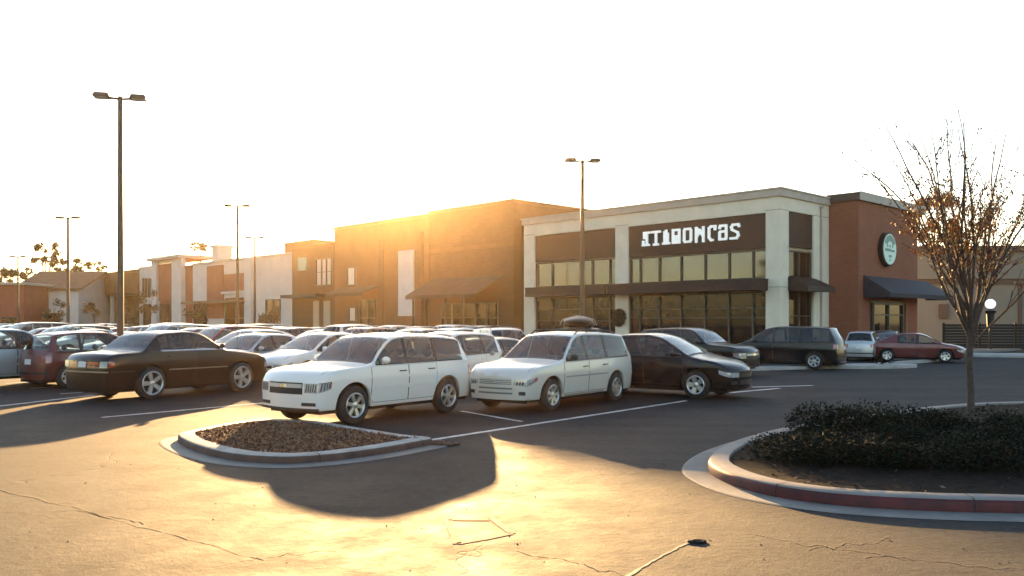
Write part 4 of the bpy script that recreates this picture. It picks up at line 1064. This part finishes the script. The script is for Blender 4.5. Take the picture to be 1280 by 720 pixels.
# ---- light poles
pole_m = mat('bronze_pole', (.09, .06, .04), .5, .4, vary=.2, scale=2)
lens_m = mat('lamp_glass', (.5, .5, .47), .2)
def light_pole(label, px, ptop, Y, heads=2, ang=0.0, tilt=6):
    X = (px - CX) / F * Y; z = EYE + (HY - ptop) * Y / F
    r = thing('lamp_post', label, 'lamp post', (X, Y, 0), ang, 'tall parking lot lamp posts')
    k_ = .74
    obj('base', MB().lathe([(1e-3, 0), (.32, 0), (.32, .72), (.29, .75), (1e-3, .75)], 'z', 20), concrete, r, 40)
    obj('pole', MB().tube([(0, 0, .76), (0, 0, z - .05)], [.115, .085], 10).lathe([(.2, .755), (.2, .80), (.12, .82)], 'z', 14), pole_m, r, 40)
    for s in ((1, -1) if heads == 2 else (1,)):
        a = MB().tube([(0, 0, z - .14), (s * .55 * k_, 0, z - .10)], .04, 8); ao_ = obj('arm', a, pole_m, r, 40)
        hd = MB().prism([(s * .42 * k_, z - .12), (s * .50 * k_, z + .02), (s * 1.06 * k_, z + .02), (s * 1.16 * k_, z - .06), (s * 1.14 * k_, z - .12)], 'y', -.22, .22); ho = obj('lamp_head', hd, pole_m, r)
        obj('lamp_glass', MB().box(min(s * .52 * k_, s * 1.08 * k_), max(s * .52 * k_, s * 1.08 * k_), -.17, .17, z - .14, z - .1225), lens_m, ho)
    return r
light_pole('tallest lamp post with two flat heads, rising behind the black sedan', 150.5, 119, 29.5, 2, R(14))
light_pole('lamp post with short double head in front of the coffee shop', 728, 199, 41, 2, R(8))
light_pole('lamp post with straight T head before the white store row', 297, 256, 58, 2, R(4))
light_pole('smaller T headed lamp post before the white store row, next to the taller one', 318.5, 296, 78, 2)
light_pole('thin T headed lamp post in front of the low white house', 85, 271, 63, 2)
light_pole('most distant T headed lamp post at the far left by the brown house', 22.5, 320, 92, 2)

# ---- kerb strips and small islands in the middle distance, right
def kerb_slab(name, label, pts, h, m, top=None):
    mb = MB(); mb.prism([(p.x, p.y) for p in pts], 'z', 0.0, h); o = obj(name, mb, m); return o
def arc_pts(ctr, a, b, rz, n=28):
    c, s = math.cos(rz), math.sin(rz)
    return [Vector((ctr.x + a * math.cos(t) * c - b * math.sin(t) * s, ctr.y + a * math.cos(t) * s + b * math.sin(t) * c)) for t in [2 * math.pi * i / n for i in range(n)]]
e = G(1086, 459.5); o = kerb_slab('small_kerb_island', '', arc_pts(e, 2.2, .95, R(12)), .13, concrete_pale); tag(o, 'small pale concrete island with rounded ends behind the black minivan', 'kerb island')
o['kind'] = 'structure'
struct(kerb_slab('kerb_strip', '', [G(1095, 458), G(1170, 452.5), G(1172, 451.3), G(1098, 456.3)], .12, concrete_pale))
struct(kerb_slab('kerb_strip', '', [G(930, 464), G(1046, 460.5), G(1046, 458.8), G(932, 461.7)], .12, concrete_pale))
struct(kerb_slab('pavement', '', [G(1176, 445.5), G(1330, 448), G(1330, 444.5), G(1178, 443.2)], .12, concrete_pale))
# shop front walk along the whole row
pw = MB()
def loc2w(x, y): return Vector((OX + x * RX + y * VX, OY + x * RY + y * VY))
pw.prism([tuple(loc2w(*q)) for q in ((XL - 75, -4.5), (TX1 + 6, -4.5), (TX1 + 6, SE + 2), (XL - 75, SE + 2))], 'z', -.02, .14)
struct(obj('shop_pavement', pw, concrete))
# little dark lump on the small island
lump = MB(); rr = random.Random(9)
for i in range(60):
    p = Vector((rr.gauss(0, .22), rr.gauss(0, .12), .04 + abs(rr.gauss(0, .06)))); t = Vector((rr.uniform(-1, 1), rr.uniform(-1, 1), rr.uniform(-.3, .3))) * .12; u_ = t.cross(Vector((0, .3, 1))).normalized() * .05
    lump.add([p - t, p + u_, p + t + Vector((0, 0, .02)), p - u_], [(0, 1, 2), (0, 2, 3)])
lo = obj('leaf_pile', lump, mat('dead_leaves', (.03, .022, .016), .9, vary=.5, scale=8), weld=False); pp = G(1103, 459.5); lo.location = (pp.x, pp.y, .13); tag(lo, 'small dark heap of leaves on the pale concrete island', 'leaf pile')

# ---- painted lines
lines = MB()
line_strip(lines, G(520, 553), G(858, 501), .13)
line_strip(lines, G(127, 522), G(338, 503), .12)
line_strip(lines, G(-20, 510), G(118, 494), .12)
line_strip(lines, G(577, 514), G(652, 527), .10)
line_strip(lines, G(912, 491), G(974, 485.5), .16); line_strip(lines, G(940, 484), G(1016, 482), .16)
for k in range(10):
    a_ = Vector((-19.5, 30.5)) + ROWDIR * (2.7 * (k - 4)); line_strip(lines, a_, a_ + Vector((.55, .83)) * 5.2, .11)
struct(obj('parking_lines', lines, white_line))
arrow = MB()
for a_, b_ in (((560, 650), (612, 650)), ((612, 646), (640, 667)), ((640, 667), (572, 680)), ((560, 650), (572, 680))): line_strip(arrow, G(*a_), G(*b_), .075, .0045)
struct(obj('painted_arrow', arrow, mat('faded_arrow_paint', (.10, .095, .09), .85, vary=.7, scale=9.0, detail=8, spec=.1)))
# ------------------------------------------------------------------ kerbed islands
def smooth_closed(pts, n=8):
    out = []; m = len(pts)
    for i in range(m):
        p0, p1, p2, p3 = pts[i - 1], pts[i], pts[(i + 1) % m], pts[(i + 2) % m]
        for k in range(n):
            t = k / n; out.append(0.5 * ((2 * p1) + (p2 - p0) * t + (2 * p0 - 5 * p1 + 4 * p2 - p3) * t * t + (3 * p1 - p0 - 3 * p2 + p3) * t ** 3))
    return out
def offset(pts, d):
    """closed outline moved inwards by d (outline counter-clockwise)"""
    m = len(pts); res = []
    for i in range(m):
        t = (pts[(i + 1) % m] - pts[i - 1]).normalized(); res.append(pts[i] + Vector((-t.y, t.x)) * d)
    return res
def ccw(pts):
    a = sum(pts[i].x * pts[(i + 1) % len(pts)].y - pts[(i + 1) % len(pts)].x * pts[i].y for i in range(len(pts)))
    return pts if a > 0 else pts[::-1]
def ring_sweep(mb, pts, prof, mi):
    """prof: list of (inward offset, height, material index of the strip that starts there)"""
    m = len(pts); base = len(mb.v); vs = []
    for d, z, _ in prof: vs += [(p.x, p.y, z) for p in offset(pts, d)]
    for k in range(len(prof) - 1):
        mb.f += [(base + k * m + i, base + k * m + (i + 1) % m, base + (k + 1) * m + (i + 1) % m, base + (k + 1) * m + i) for i in range(m)]
        mb.mi += [prof[k][2]] * m
    mb.v += vs
def island(pts, face_m, top_m, gutter, bed_m, dome, kname, kh=1.0):
    pts = ccw(smooth_closed(pts))
    mb = MB(); ring_sweep(mb, pts, [(d_, z_ * kh, i_) for d_, z_, i_ in ((0, 0, 0), (.0, .10, 0), (.02, .135, 1), (.045, .15, 1), (.26, .152, 1), (.27, .12, 1), (.275, .02, 1))], 0)
    k = obj(kname, mb, [face_m, top_m], smooth=40, weld=False); struct(k)
    jn = MB(); acc = 0.0
    for i in range(len(pts)):
        a_, b_ = pts[i], pts[(i + 1) % len(pts)]; acc += (b_ - a_).length
        if acc > 1.9:
            acc = 0; t = (b_ - a_).normalized(); nn = Vector((-t.y, t.x)); q = [a_ - t * .006, a_ + t * .006]
            vs = []
            for d, z in ((-.003, .0), (-.003, .10), (.018, .139), (.045, .154), (.262, .156)): vs += [(v.x + nn.x * d, v.y + nn.y * d, z * kh) for v in q]
            jn.add(vs, [(2 * k_, 2 * k_ + 1, 2 * k_ + 3, 2 * k_ + 2) for k_ in range(4)])
    struct(obj('kerb_joints', jn, mat('joint_dark', (.03, .026, .022), .95), weld=False))
    g = MB(); ring_sweep(g, pts, [(-gutter, .004, 0), (-gutter + .03, .012, 0), (.01, .016, 0)], 0)
    struct(obj('concrete_gutter', g, concrete, weld=False))
    # bed: rings shrinking to the middle, slightly domed
    inn = offset(pts, .265); c = sum(inn, Vector((0, 0))) / len(inn); b = MB(); m = len(inn); S = 9; vs = []
    for s in range(S + 1):
        t = 1 - s / S * .995
        for p in inn:
            q = c + (p - c) * t; nz = noise.noise(Vector((q.x * 2.2, q.y * 2.2, 3))) * .035
            vs.append((q.x, q.y, (.115 * kh) + dome * (1 - t * t) + nz * min(1, (1 - t) * 6)))
    b.add(vs, [(s * m + i, s * m + (i + 1) % m, (s + 1) * m + (i + 1) % m, (s + 1) * m + i) for s in range(S) for i in range(m)])
    bed = struct(obj('planting_bed', b, bed_m, smooth=60, weld=False))
    return pts, inn, c
def inside(p, poly):
    r = False
    for i in range(len(poly)):
        a, b = poly[i], poly[i - 1]
        if (a.y > p.y) != (b.y > p.y) and p.x < (b.x - a.x) * (p.y - a.y) / (b.y - a.y) + a.x: r = not r
    return r
def scatter(name, poly, n, size, m, seed, zf_, flat=.5):
    rr = random.Random(seed); mb = MB(); xs = [p.x for p in poly]; ys = [p.y for p in poly]; k = 0
    while k < n:
        p = Vector((rr.uniform(min(xs), max(xs)), rr.uniform(min(ys), max(ys))))
        if not inside(p, poly): continue
        k += 1; z = zf_(p) + rr.uniform(.0, .02); s = size * rr.uniform(.5, 1.5)
        t = Vector((rr.gauss(0, 1), rr.gauss(0, 1), rr.gauss(0, flat))).normalized() * s
        u_ = t.cross(Vector((rr.gauss(0, .5), rr.gauss(0, .5), 1))).normalized() * s * rr.uniform(.25, .6)
        b = Vector((p.x, p.y, z)); mb.add([b - t, b + u_, b + t, b - u_], [(0, 1, 2, 3)], rr.choice(range(len(m))))
    return struct(obj(name, mb, m, weld=False), 'stuff')

g2 = lambda px, py: G(px, py).xy
# left island under the white SUV's nose
LI = [g2(222, 552), g2(240, 564), g2(285, 576), g2(345, 581), g2(400, 579), g2(465, 571), g2(520, 561), g2(540, 556), g2(505, 552), g2(450, 543), g2(395, 534), g2(330, 531.5), g2(280, 537.5), g2(240, 546)]
kerb_grey = mat('weathered_kerb_shaded', (.10, .055, .04), .85, vary=.3, scale=3, bump=.3, bscale=60)  # colour darkened for the shadowed kerb face; rubble and grit share it
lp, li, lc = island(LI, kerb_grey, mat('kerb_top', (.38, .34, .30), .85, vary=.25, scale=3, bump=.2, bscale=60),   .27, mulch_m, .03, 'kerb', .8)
xs_ = [math.hypot(p.x - lc.x, p.y - lc.y) for p in li]
bedz = lambda c_, dm: (lambda p: .095 + dm * max(0, 1 - ((p.x - c_.x) / 2.6) ** 2 * .35 - ((p.y - c_.y) / 2.4) ** 2) * .9)
scatter('mulch', li, 14000, .024, [mat('mulch_chip', (.20, .08, .035), .9), mat('mulch_chip_pale', (.33, .17, .08), .9), mat('mulch_chip_dark', (.06, .03, .02), .9)], 4, bedz(lc, .03))
# right island with shrubs and the bare tree
RI = [g2(885, 587), g2(905, 604), g2(960, 621), g2(1050, 634), g2(1170, 641), g2(1285, 644), Vector((7.0, 8.15)), Vector((9.5, 8.6)), Vector((12.5, 10.5)), Vector((15, 14)), Vector((15.5, 17)), Vector((13.5, 19.0)), Vector((10.8, 18.9)), g2(1160, 517), g2(1060, 531), g2(1000, 541), g2(950, 552), g2(905, 568)]
rp_, ri, rc = island(RI, red_kerb, mat('kerb_top_pale', (.20, .185, .17), .8, vary=.15, scale=3, bump=.2, bscale=60), .33, soil, .06, 'kerb')
scatter('leaf_litter', ri, 1500, .028, [mat('litter_brown', (.03, .02, .014), .9), mat('litter_pale', (.16, .12, .08), .9), mat('litter_dark', (.025, .018, .012), .9), mat('litter_dark', (.025, .018, .012), .9)], 6, lambda p: .125)

# ------------------------------------------------------------------ shrubs
leaf_ms = [mat('shrub_leaf', (.009, .013, .0055), .85, vary=.3, scale=6, spec=.2), mat('shrub_leaf_pale', (.014, .019, .008), .85, spec=.2), mat('shrub_leaf_dark', (.005, .007, .003), .85, spec=.2)]
twig_m = mat('twig_bark', (.075, .05, .035), .9, vary=.3, scale=10)
def shrub_mesh(seed, n=5200):
    rr = random.Random(seed); mb = MB()
    lob = [(Vector((rr.uniform(-.55, .55), rr.uniform(-.45, .45), rr.uniform(.18, .42))), rr.uniform(.30, .46)) for _ in range(9)]
    for k in range(n):
        c, r_ = rr.choice(lob); d = Vector((rr.gauss(0, 1), rr.gauss(0, 1), rr.gauss(0, 1))).normalized()
        rad_ = r_ * (rr.random() ** .28) * (1 + .18 * noise.noise(d * 3 + c * 5)); p = c + d * rad_
        if rr.random() < .008: p += d * rr.uniform(.02, .06)
        if p.z < .01: continue
        s = rr.uniform(.018, .038); t = (d + Vector((rr.gauss(0, .8), rr.gauss(0, .8), rr.gauss(0, .8)))).normalized(); u_ = t.cross(Vector((rr.gauss(0, 1), rr.gauss(0, 1), rr.gauss(0, 1)))).normalized()
        mb.add([p, p + t * s + u_ * s * .5, p + t * s * 2, p + t * s - u_ * s * .5], [(0, 1, 2, 3)], rr.choice((0, 0, 1, 2, 2)))
    tw = MB().ball((0, 0, .03), .06, 6)
    for k in range(14):
        a = rr.uniform(0, 6.28); r_ = rr.uniform(.1, .5); tw.tube([(0, 0, .0), (r_ * .5 * math.cos(a), r_ * .5 * math.sin(a), .2), (r_ * math.cos(a), r_ * math.sin(a), rr.uniform(.35, .65))], [.012, .009, .004], 5)
    return mb.mesh('leaves', leaf_ms, weld=False), tw.mesh('twigs', twig_m)
SH = [shrub_mesh(s) for s in (21, 22, 23)]
shrub_at = [(1003, 588, .92, .62, 'spreading dark shrub nearest the bare left tip of the kerbed island'), (1062, 592, 1.0, .66, 'dark shrub at the front, second from the tip of the kerbed island'), (1128, 596, .95, .66, 'dark rounded shrub at the front, midway between island tip and bare tree'),
            (1035, 560, 1.05, .86, 'tall dark shrub at the back edge of the island, furthest from the tree'), (1085, 560, 1.1, .90, 'tall dense shrub at the back, midway to the bare tree'), (1140, 560, 1.1, .84, 'dense shrub just behind and left of the bare tree'), (1190, 597, .95, .62, 'dark shrub in front of the bare tree trunk'),
            (1248, 599, .95, .64, 'dark shrub right of the bare tree by the front kerb'), (1262, 566, 1.1, .92, 'tall shrub right of the bare tree at the back'), (1196, 556, .9, .62, 'low shrub round the foot of the bare tree'), (1306, 588, 1.1, .86, 'dark shrub cut off by the picture edge, right of the tree'),
            (1160, 578, 1.0, .7, 'dark shrub between the front and back shrubs, just left of the trunk'), (1225, 580, .95, .66, 'dark shrub between the front and back shrubs, just right of the trunk')]
for i, (px, py, sc, hz_, lb) in enumerate(shrub_at):
    p = G(px, py); t = thing('shrub', lb, 'shrub', (p.x, p.y, .11), i * 1.3, 'dark shrubs on the kerbed island'); t.scale = (sc * .95, sc * .8, hz_ * .78)
    link('leaves', SH[i % 3][0], t); link('twigs', SH[i % 3][1], t)

# ------------------------------------------------------------------ trees
bark_m = mat('grey_bark', (.075, .052, .038), .9, vary=.35, scale=14, bump=.5, bscale=50)
bud_ms = [mat('orange_leaf', (.34, .15, .035), .7), mat('gold_leaf', (.42, .24, .07), .7), mat('rust_leaf', (.18, .07, .02), .7)]
def bare_tree(label, loc):
    rr = random.Random(17); root = thing('bare_tree', label, 'tree', loc); limb = MB(); tw = MB(); lf = MB(); zt_ = 1.55
    limb.tube([(0, 0, -.05), (.01, .0, .06), (.015, .01, .5), (-.01, .02, 1.0), (0, .0, zt_), (.01, 0, zt_ + .3)], [.09, .07, .058, .054, .054, .035], 12)
    leafpts = []
    def grow(p, d, ln, r, depth, target=limb):
        n = max(4, int(ln / .16)); pts = [p]; rad_ = [r]; q = p.copy(); dd = d.copy()
        for i in range(n):
            dd = (dd + Vector((rr.gauss(0, .05), rr.gauss(0, .05), rr.gauss(-.004, .04)))).normalized(); q = q + dd * (ln / n); pts.append(q.copy()); rad_.append(max(.0052, r * (1 - .8 * (i + 1) / n)))
        target.tube(pts, rad_, 6 if depth == 0 else 4)
        for i, q in enumerate(pts):
            if depth > 0 or i > n * .25: leafpts.append((q, dd, depth))
        if depth < 2:
            k = int(ln * (2.6 if depth == 0 else 2.4))
            for j in range(k):
                t = rr.uniform(.18, .95); i = min(n - 1, int(t * n)); b = pts[i]; ax = (pts[i + 1] - pts[i]).normalized()
                side = ax.cross(Vector((rr.gauss(0, 1), rr.gauss(0, 1), rr.gauss(0, 1)))).normalized(); nd = (ax * .86 + side * rr.uniform(.35, .6) + Vector((0, 0, .22))).normalized()
                grow(b, nd, ln * (1 - t * .6) * rr.uniform(.25, .46), rad_[i] * .62, depth + 1, limb)
    # slender stems in a vase: (azimuth, lean, length)
    stems = [(182, 33, 4.2, .030), (176, 27, 4.8, .03), (188, 40, 3.6, .028), (196, 22, 4.4, .03), (172, 18, 4.6, .03), (165, 13, 4.7, .032), (90, 8, 4.7, .034), (40, 12, 4.9, .035), (12, 17, 4.9, .033), (350, 24, 4.5, .03), (5, 32, 4.2, .028), (15, 40, 3.6, .028), (250, 18, 4.3, .03), (290, 22, 4.3, .03), (120, 22, 4.1, .03), (70, 24, 4.2, .03), (200, 44, 2.9, .025), (330, 44, 2.9, .025)]
    for az, lean, ln, r in stems:
        a, l = R(az), R(lean * .84); d = Vector((math.cos(a) * math.sin(l), math.sin(a) * math.sin(l), math.cos(l))); grow(Vector((d.x * .03, d.y * .03, zt_ + rr.uniform(-.25, .45))), d, ln * .88, r, 0)
    # a few leaves still hang on: most of them low in the crown
    for q, dd, dep in leafpts:
        h = q.z; w_ = math.exp(-((h - 3.5) / .75) ** 2) * (1.0 if abs(q.x) < 1.9 else .7) + .025
        for _ in range(5):
            if rr.random() < w_ * .6:
                p = q + Vector((rr.gauss(0, .035), rr.gauss(0, .035), rr.gauss(0, .03))); s = rr.uniform(.017, .034); t = Vector((rr.gauss(0, .6), rr.gauss(0, .6), -1)).normalized(); u_ = t.cross(Vector((rr.gauss(0, 1), rr.gauss(0, 1), .2))).normalized()
                lf.add([p, p + t * s + u_ * s * .7, p + t * 2 * s, p + t * s - u_ * s * .7], [(0, 1, 2, 3)], rr.choice((0, 0, 1, 2)))
    obj('trunk', limb, bark_m, root, 50, weld=False); obj('leaves', lf, bud_ms, root, weld=False)
    return root
bare_tree('bare young tree with thin upswept branches and last orange leaves on the kerbed island', (G(1213, 534).x, G(1213, 534).y, .12))

def leafy_tree(name, label, loc, h, crown_r, crown_z, n, ms, seed, lobes=9, leaf=.16, trunk_r=.16, flat=.8, group=None, fill=.4):
    rr = random.Random(seed); root = thing(name, label, 'tree', loc, 0, group); tk = MB(); lf = MB()
    tk.tube([(0, 0, -.1), (.1, 0, h * .3), (-.05, .1, h * .55), (.05, 0, h * .8)], [trunk_r, trunk_r * .75, trunk_r * .55, trunk_r * .25], 8)
    cs_ = []
    for k in range(lobes):
        a = rr.uniform(0, 6.28); e_ = rr.uniform(-.7, 1); rad_ = crown_r * rr.uniform(.35, .95); c = Vector((rad_ * math.cos(a) * math.sqrt(1 - e_ * e_ * .6), rad_ * math.sin(a) * math.sqrt(1 - e_ * e_ * .6), crown_z + e_ * (h - crown_z) * flat)); cs_.append((c, crown_r * (rr.uniform(.22, .42) if lobes < 12 else rr.uniform(.10, .26))))
        z0 = h * rr.uniform(.35, .6); tk.tube([(0, 0, z0), (c.x * .5, c.y * .5, z0 + (c.z - z0) * .6), tuple(c)], [trunk_r * .4, trunk_r * .25, .02], 5)
    for k in range(n):
        c, r_ = rr.choice(cs_); d = Vector((rr.gauss(0, 1), rr.gauss(0, 1), rr.gauss(0, 1))).normalized(); p = c + d * r_ * rr.random() ** fill * Vector((1, 1, .8)).length / 1.6
        s = leaf * rr.uniform(.5, 1.2); t = Vector((rr.gauss(0, 1), rr.gauss(0, 1), rr.gauss(0, 1))).normalized(); u_ = t.cross(d + Vector((.01, .3, .02))).normalized()
        lf.add([p - t * s, p + u_ * s * .5, p + t * s, p - u_ * s * .5], [(0, 1, 2, 3)], rr.choice(range(len(ms))))
    obj('trunk', tk, bark_m, root, 50, weld=False); obj('crown', lf, ms, root, weld=False); return root
autumn = [mat('autumn_leaf', (.20, .09, .03), .7), mat('autumn_leaf_gold', (.27, .14, .045), .7), mat('autumn_leaf_dark', (.09, .04, .02), .7)]
green = [mat('tree_leaf', (.05, .065, .025), .7), mat('tree_leaf_dark', (.03, .04, .018), .7), mat('tree_leaf_olive', (.09, .08, .03), .7)]
q = D(1238, 403, 88); leafy_tree('autumn_tree', 'rust brown autumn tree rising over the beige hall roof behind the bare tree', (q.x, 100, 0), D(0, 238, 100).z, 4.0, D(0, 275, 100).z, 9000, autumn, 5, 13, .17)
for (px, top, mid, Y, r_, nl, lb, sd) in ((57, 302, 320, 135, 3.0, 1100, 'tall thin tree with a sparse crown above the white house roof', 31), (85, 322, 334, 140, 3.2, 1000, 'wide sparse tree between the white house and brown hall roofs', 32), (121, 326, 334, 150, 2.5, 500, 'small tufted tree top poking over the brown hall', 33), (8, 336, 350, 130, 4.5, 2200, 'bushy tree over the brown house at the frame edge', 34), (249, 303, 309, 150, 1.6, 500, 'small leafy tree top behind the roof turret', 35), (34, 334, 344, 140, 1.5, 250, 'tiny tree top behind the white house ridge', 36)):
    q = D(px, top, Y); leafy_tree('distant_tree', lb, (q.x, Y, 0), q.z, r_, D(px, mid, Y).z, nl, green, sd, 17, .30, .2, group=None, fill=.9)
# planted trees and shrubs in front of the far shops
for i, (px, top, Y, lb) in enumerate(((67, 374, 92, 'small bushy tree in front of the white house wall'), (118, 378, 92, 'bushy young tree before the white posts of the brown hall'), (158, 372, 90, 'young street tree before the right end of the brown hall'), (186, 362, 86, 'slim street tree before the small white store'), (247, 378, 80, 'low street tree before the white store row'), (338, 385, 74, 'low street tree before the right end of the white store row'))):
    q = D(px, top, Y); leafy_tree('street_tree', lb, (q.x, Y, 0), q.z, 1.3, q.z * .68, 700, green + autumn[:1], 50 + i, 7, .13, .07, group='street trees before the far shops')

# ------------------------------------------------------------------ small things on the asphalt
st = MB(); rr = random.Random(2)
st.ball((0, 0, .012), .032, 6, (2.0, .9, .6)); st.ball((.055, .01, .01), .022, 6, (1.6, 1, .7)); st.ball((-.05, -.01, .01), .02, 6, (1.8, 1, .7))
for k in range(18):
    a = rr.uniform(0, 6.28); p = Vector((rr.gauss(0, .045), rr.gauss(0, .02), .018)); t = Vector((math.cos(a), math.sin(a), .2)) * .025; u_ = Vector((-math.sin(a), math.cos(a), 0)) * .015; st.add([p - t, p + u_, p + t, p - u_], [(0, 1, 2, 3)])
so = obj('dropped_clod', st, mat('clod_brown', (.03, .022, .016), .9, vary=.4, scale=30), smooth=50, weld=False); so.location = G(871, 678); tag(so, 'small dark clod of dirt at the upper end of a pale asphalt crack', 'clod')
crk = MB(); pts = [(860, 679), (848, 684), (838, 690), (826, 696), (815, 702), (800, 711), (783, 722), (760, 735)]
for a_, b_ in zip(pts, pts[1:]): line_strip(crk, G(*a_), G(*b_), .026, .004, .009)
struct(obj('crack_seal', crk, mat('pale_crack_fill', (.10, .09, .08), .8, vary=.4, scale=8)))
kb = MB()
for k, (x, y, s) in enumerate(((0, 0, .10), (.16, -.05, .06), (.27, .04, .05), (-.08, .1, .04))): kb.ball((x, y, s * .4), s, 4, (1.3, .8, .6))
ko = obj('broken_kerb_pieces', kb, kerb_grey, smooth=20); ko.location = G(548, 557); tag(ko, 'few broken kerb chunks beside the end of the mulch island', 'rubble')
def pebbles():
    rr = random.Random(8); mb = MB()
    for k in range(70):
        px, py = rr.uniform(-50, 1330), rr.uniform(560, 730); p = G(px, py); s = rr.uniform(.003, .008); mb.ball((p.x, p.y, s * .5), s, 3, (1.2, .9, .7))
    return mb
struct(obj('loose_grit', pebbles(), kerb_grey, weld=False), 'stuff')

# the woods across the road behind the photographer: seen only as reflections in glass and paint
def tree_belt():
    rr = random.Random(77); mb = MB()
    for k in range(48):
        a = R(rr.uniform(95, 300)); d = rr.uniform(62, 84); c = Vector((math.sin(a) * d, math.cos(a) * d, 0)); h = rr.uniform(8, 15); w_ = rr.uniform(2.6, 4.6)
        mb.tube([(c.x, c.y, -.1), (c.x, c.y, h * .6)], [.25, .12], 6, mi=0)
        for q in range(210):
            e = Vector((rr.gauss(0, 1), rr.gauss(0, 1), rr.gauss(0, 1))).normalized(); p = c + Vector((e.x * w_, e.y * w_, h * .6 + e.z * h * .38)) * 1.0; p = c + (p - c - Vector((0, 0, h * .6))) * rr.random() ** .35 + Vector((0, 0, h * .6))
            s = rr.uniform(.5, 1.0); t = Vector((rr.gauss(0, 1), rr.gauss(0, 1), rr.gauss(0, 1))).normalized(); u_ = t.cross(e + Vector((.1, .2, .3))).normalized()
            mb.add([p - t * s, p + u_ * s * .6, p + t * s, p - u_ * s * .6], [(0, 1, 2, 3)], 1 + (q + k) % 2)
    return mb
struct(obj('woods', tree_belt(), [bark_m] + green[:2], weld=False), 'stuff')

cr_ = MB(); rr = random.Random(41)
for (x0, y0, x1, y1, wd) in ((-20, 606, 330, 700, .014), (60, 640, 180, 655, .012), (930, 668, 1130, 700, .012), (1010, 690, 1110, 668, .010), (640, 690, 780, 716, .012), (700, 560, 840, 590, .010), (1080, 700, 1300, 712, .012), (300, 700, 420, 690, .010)):
    n_ = 22; prev = None; off_ = 0.0
    for i in range(n_ + 1):
        off_ += rr.gauss(0, 1.3); q = G(x0 + (x1 - x0) * i / n_, max(545, y0 + (y1 - y0) * i / n_ + off_))
        if prev is not None and (q - prev).length > .01: line_strip(cr_, prev, q, wd * rr.uniform(.5, 1.4), .004, .003)
        prev = q
struct(obj('pavement_cracks', cr_, mat('crack_dark', (.011, .010, .010), .9)))
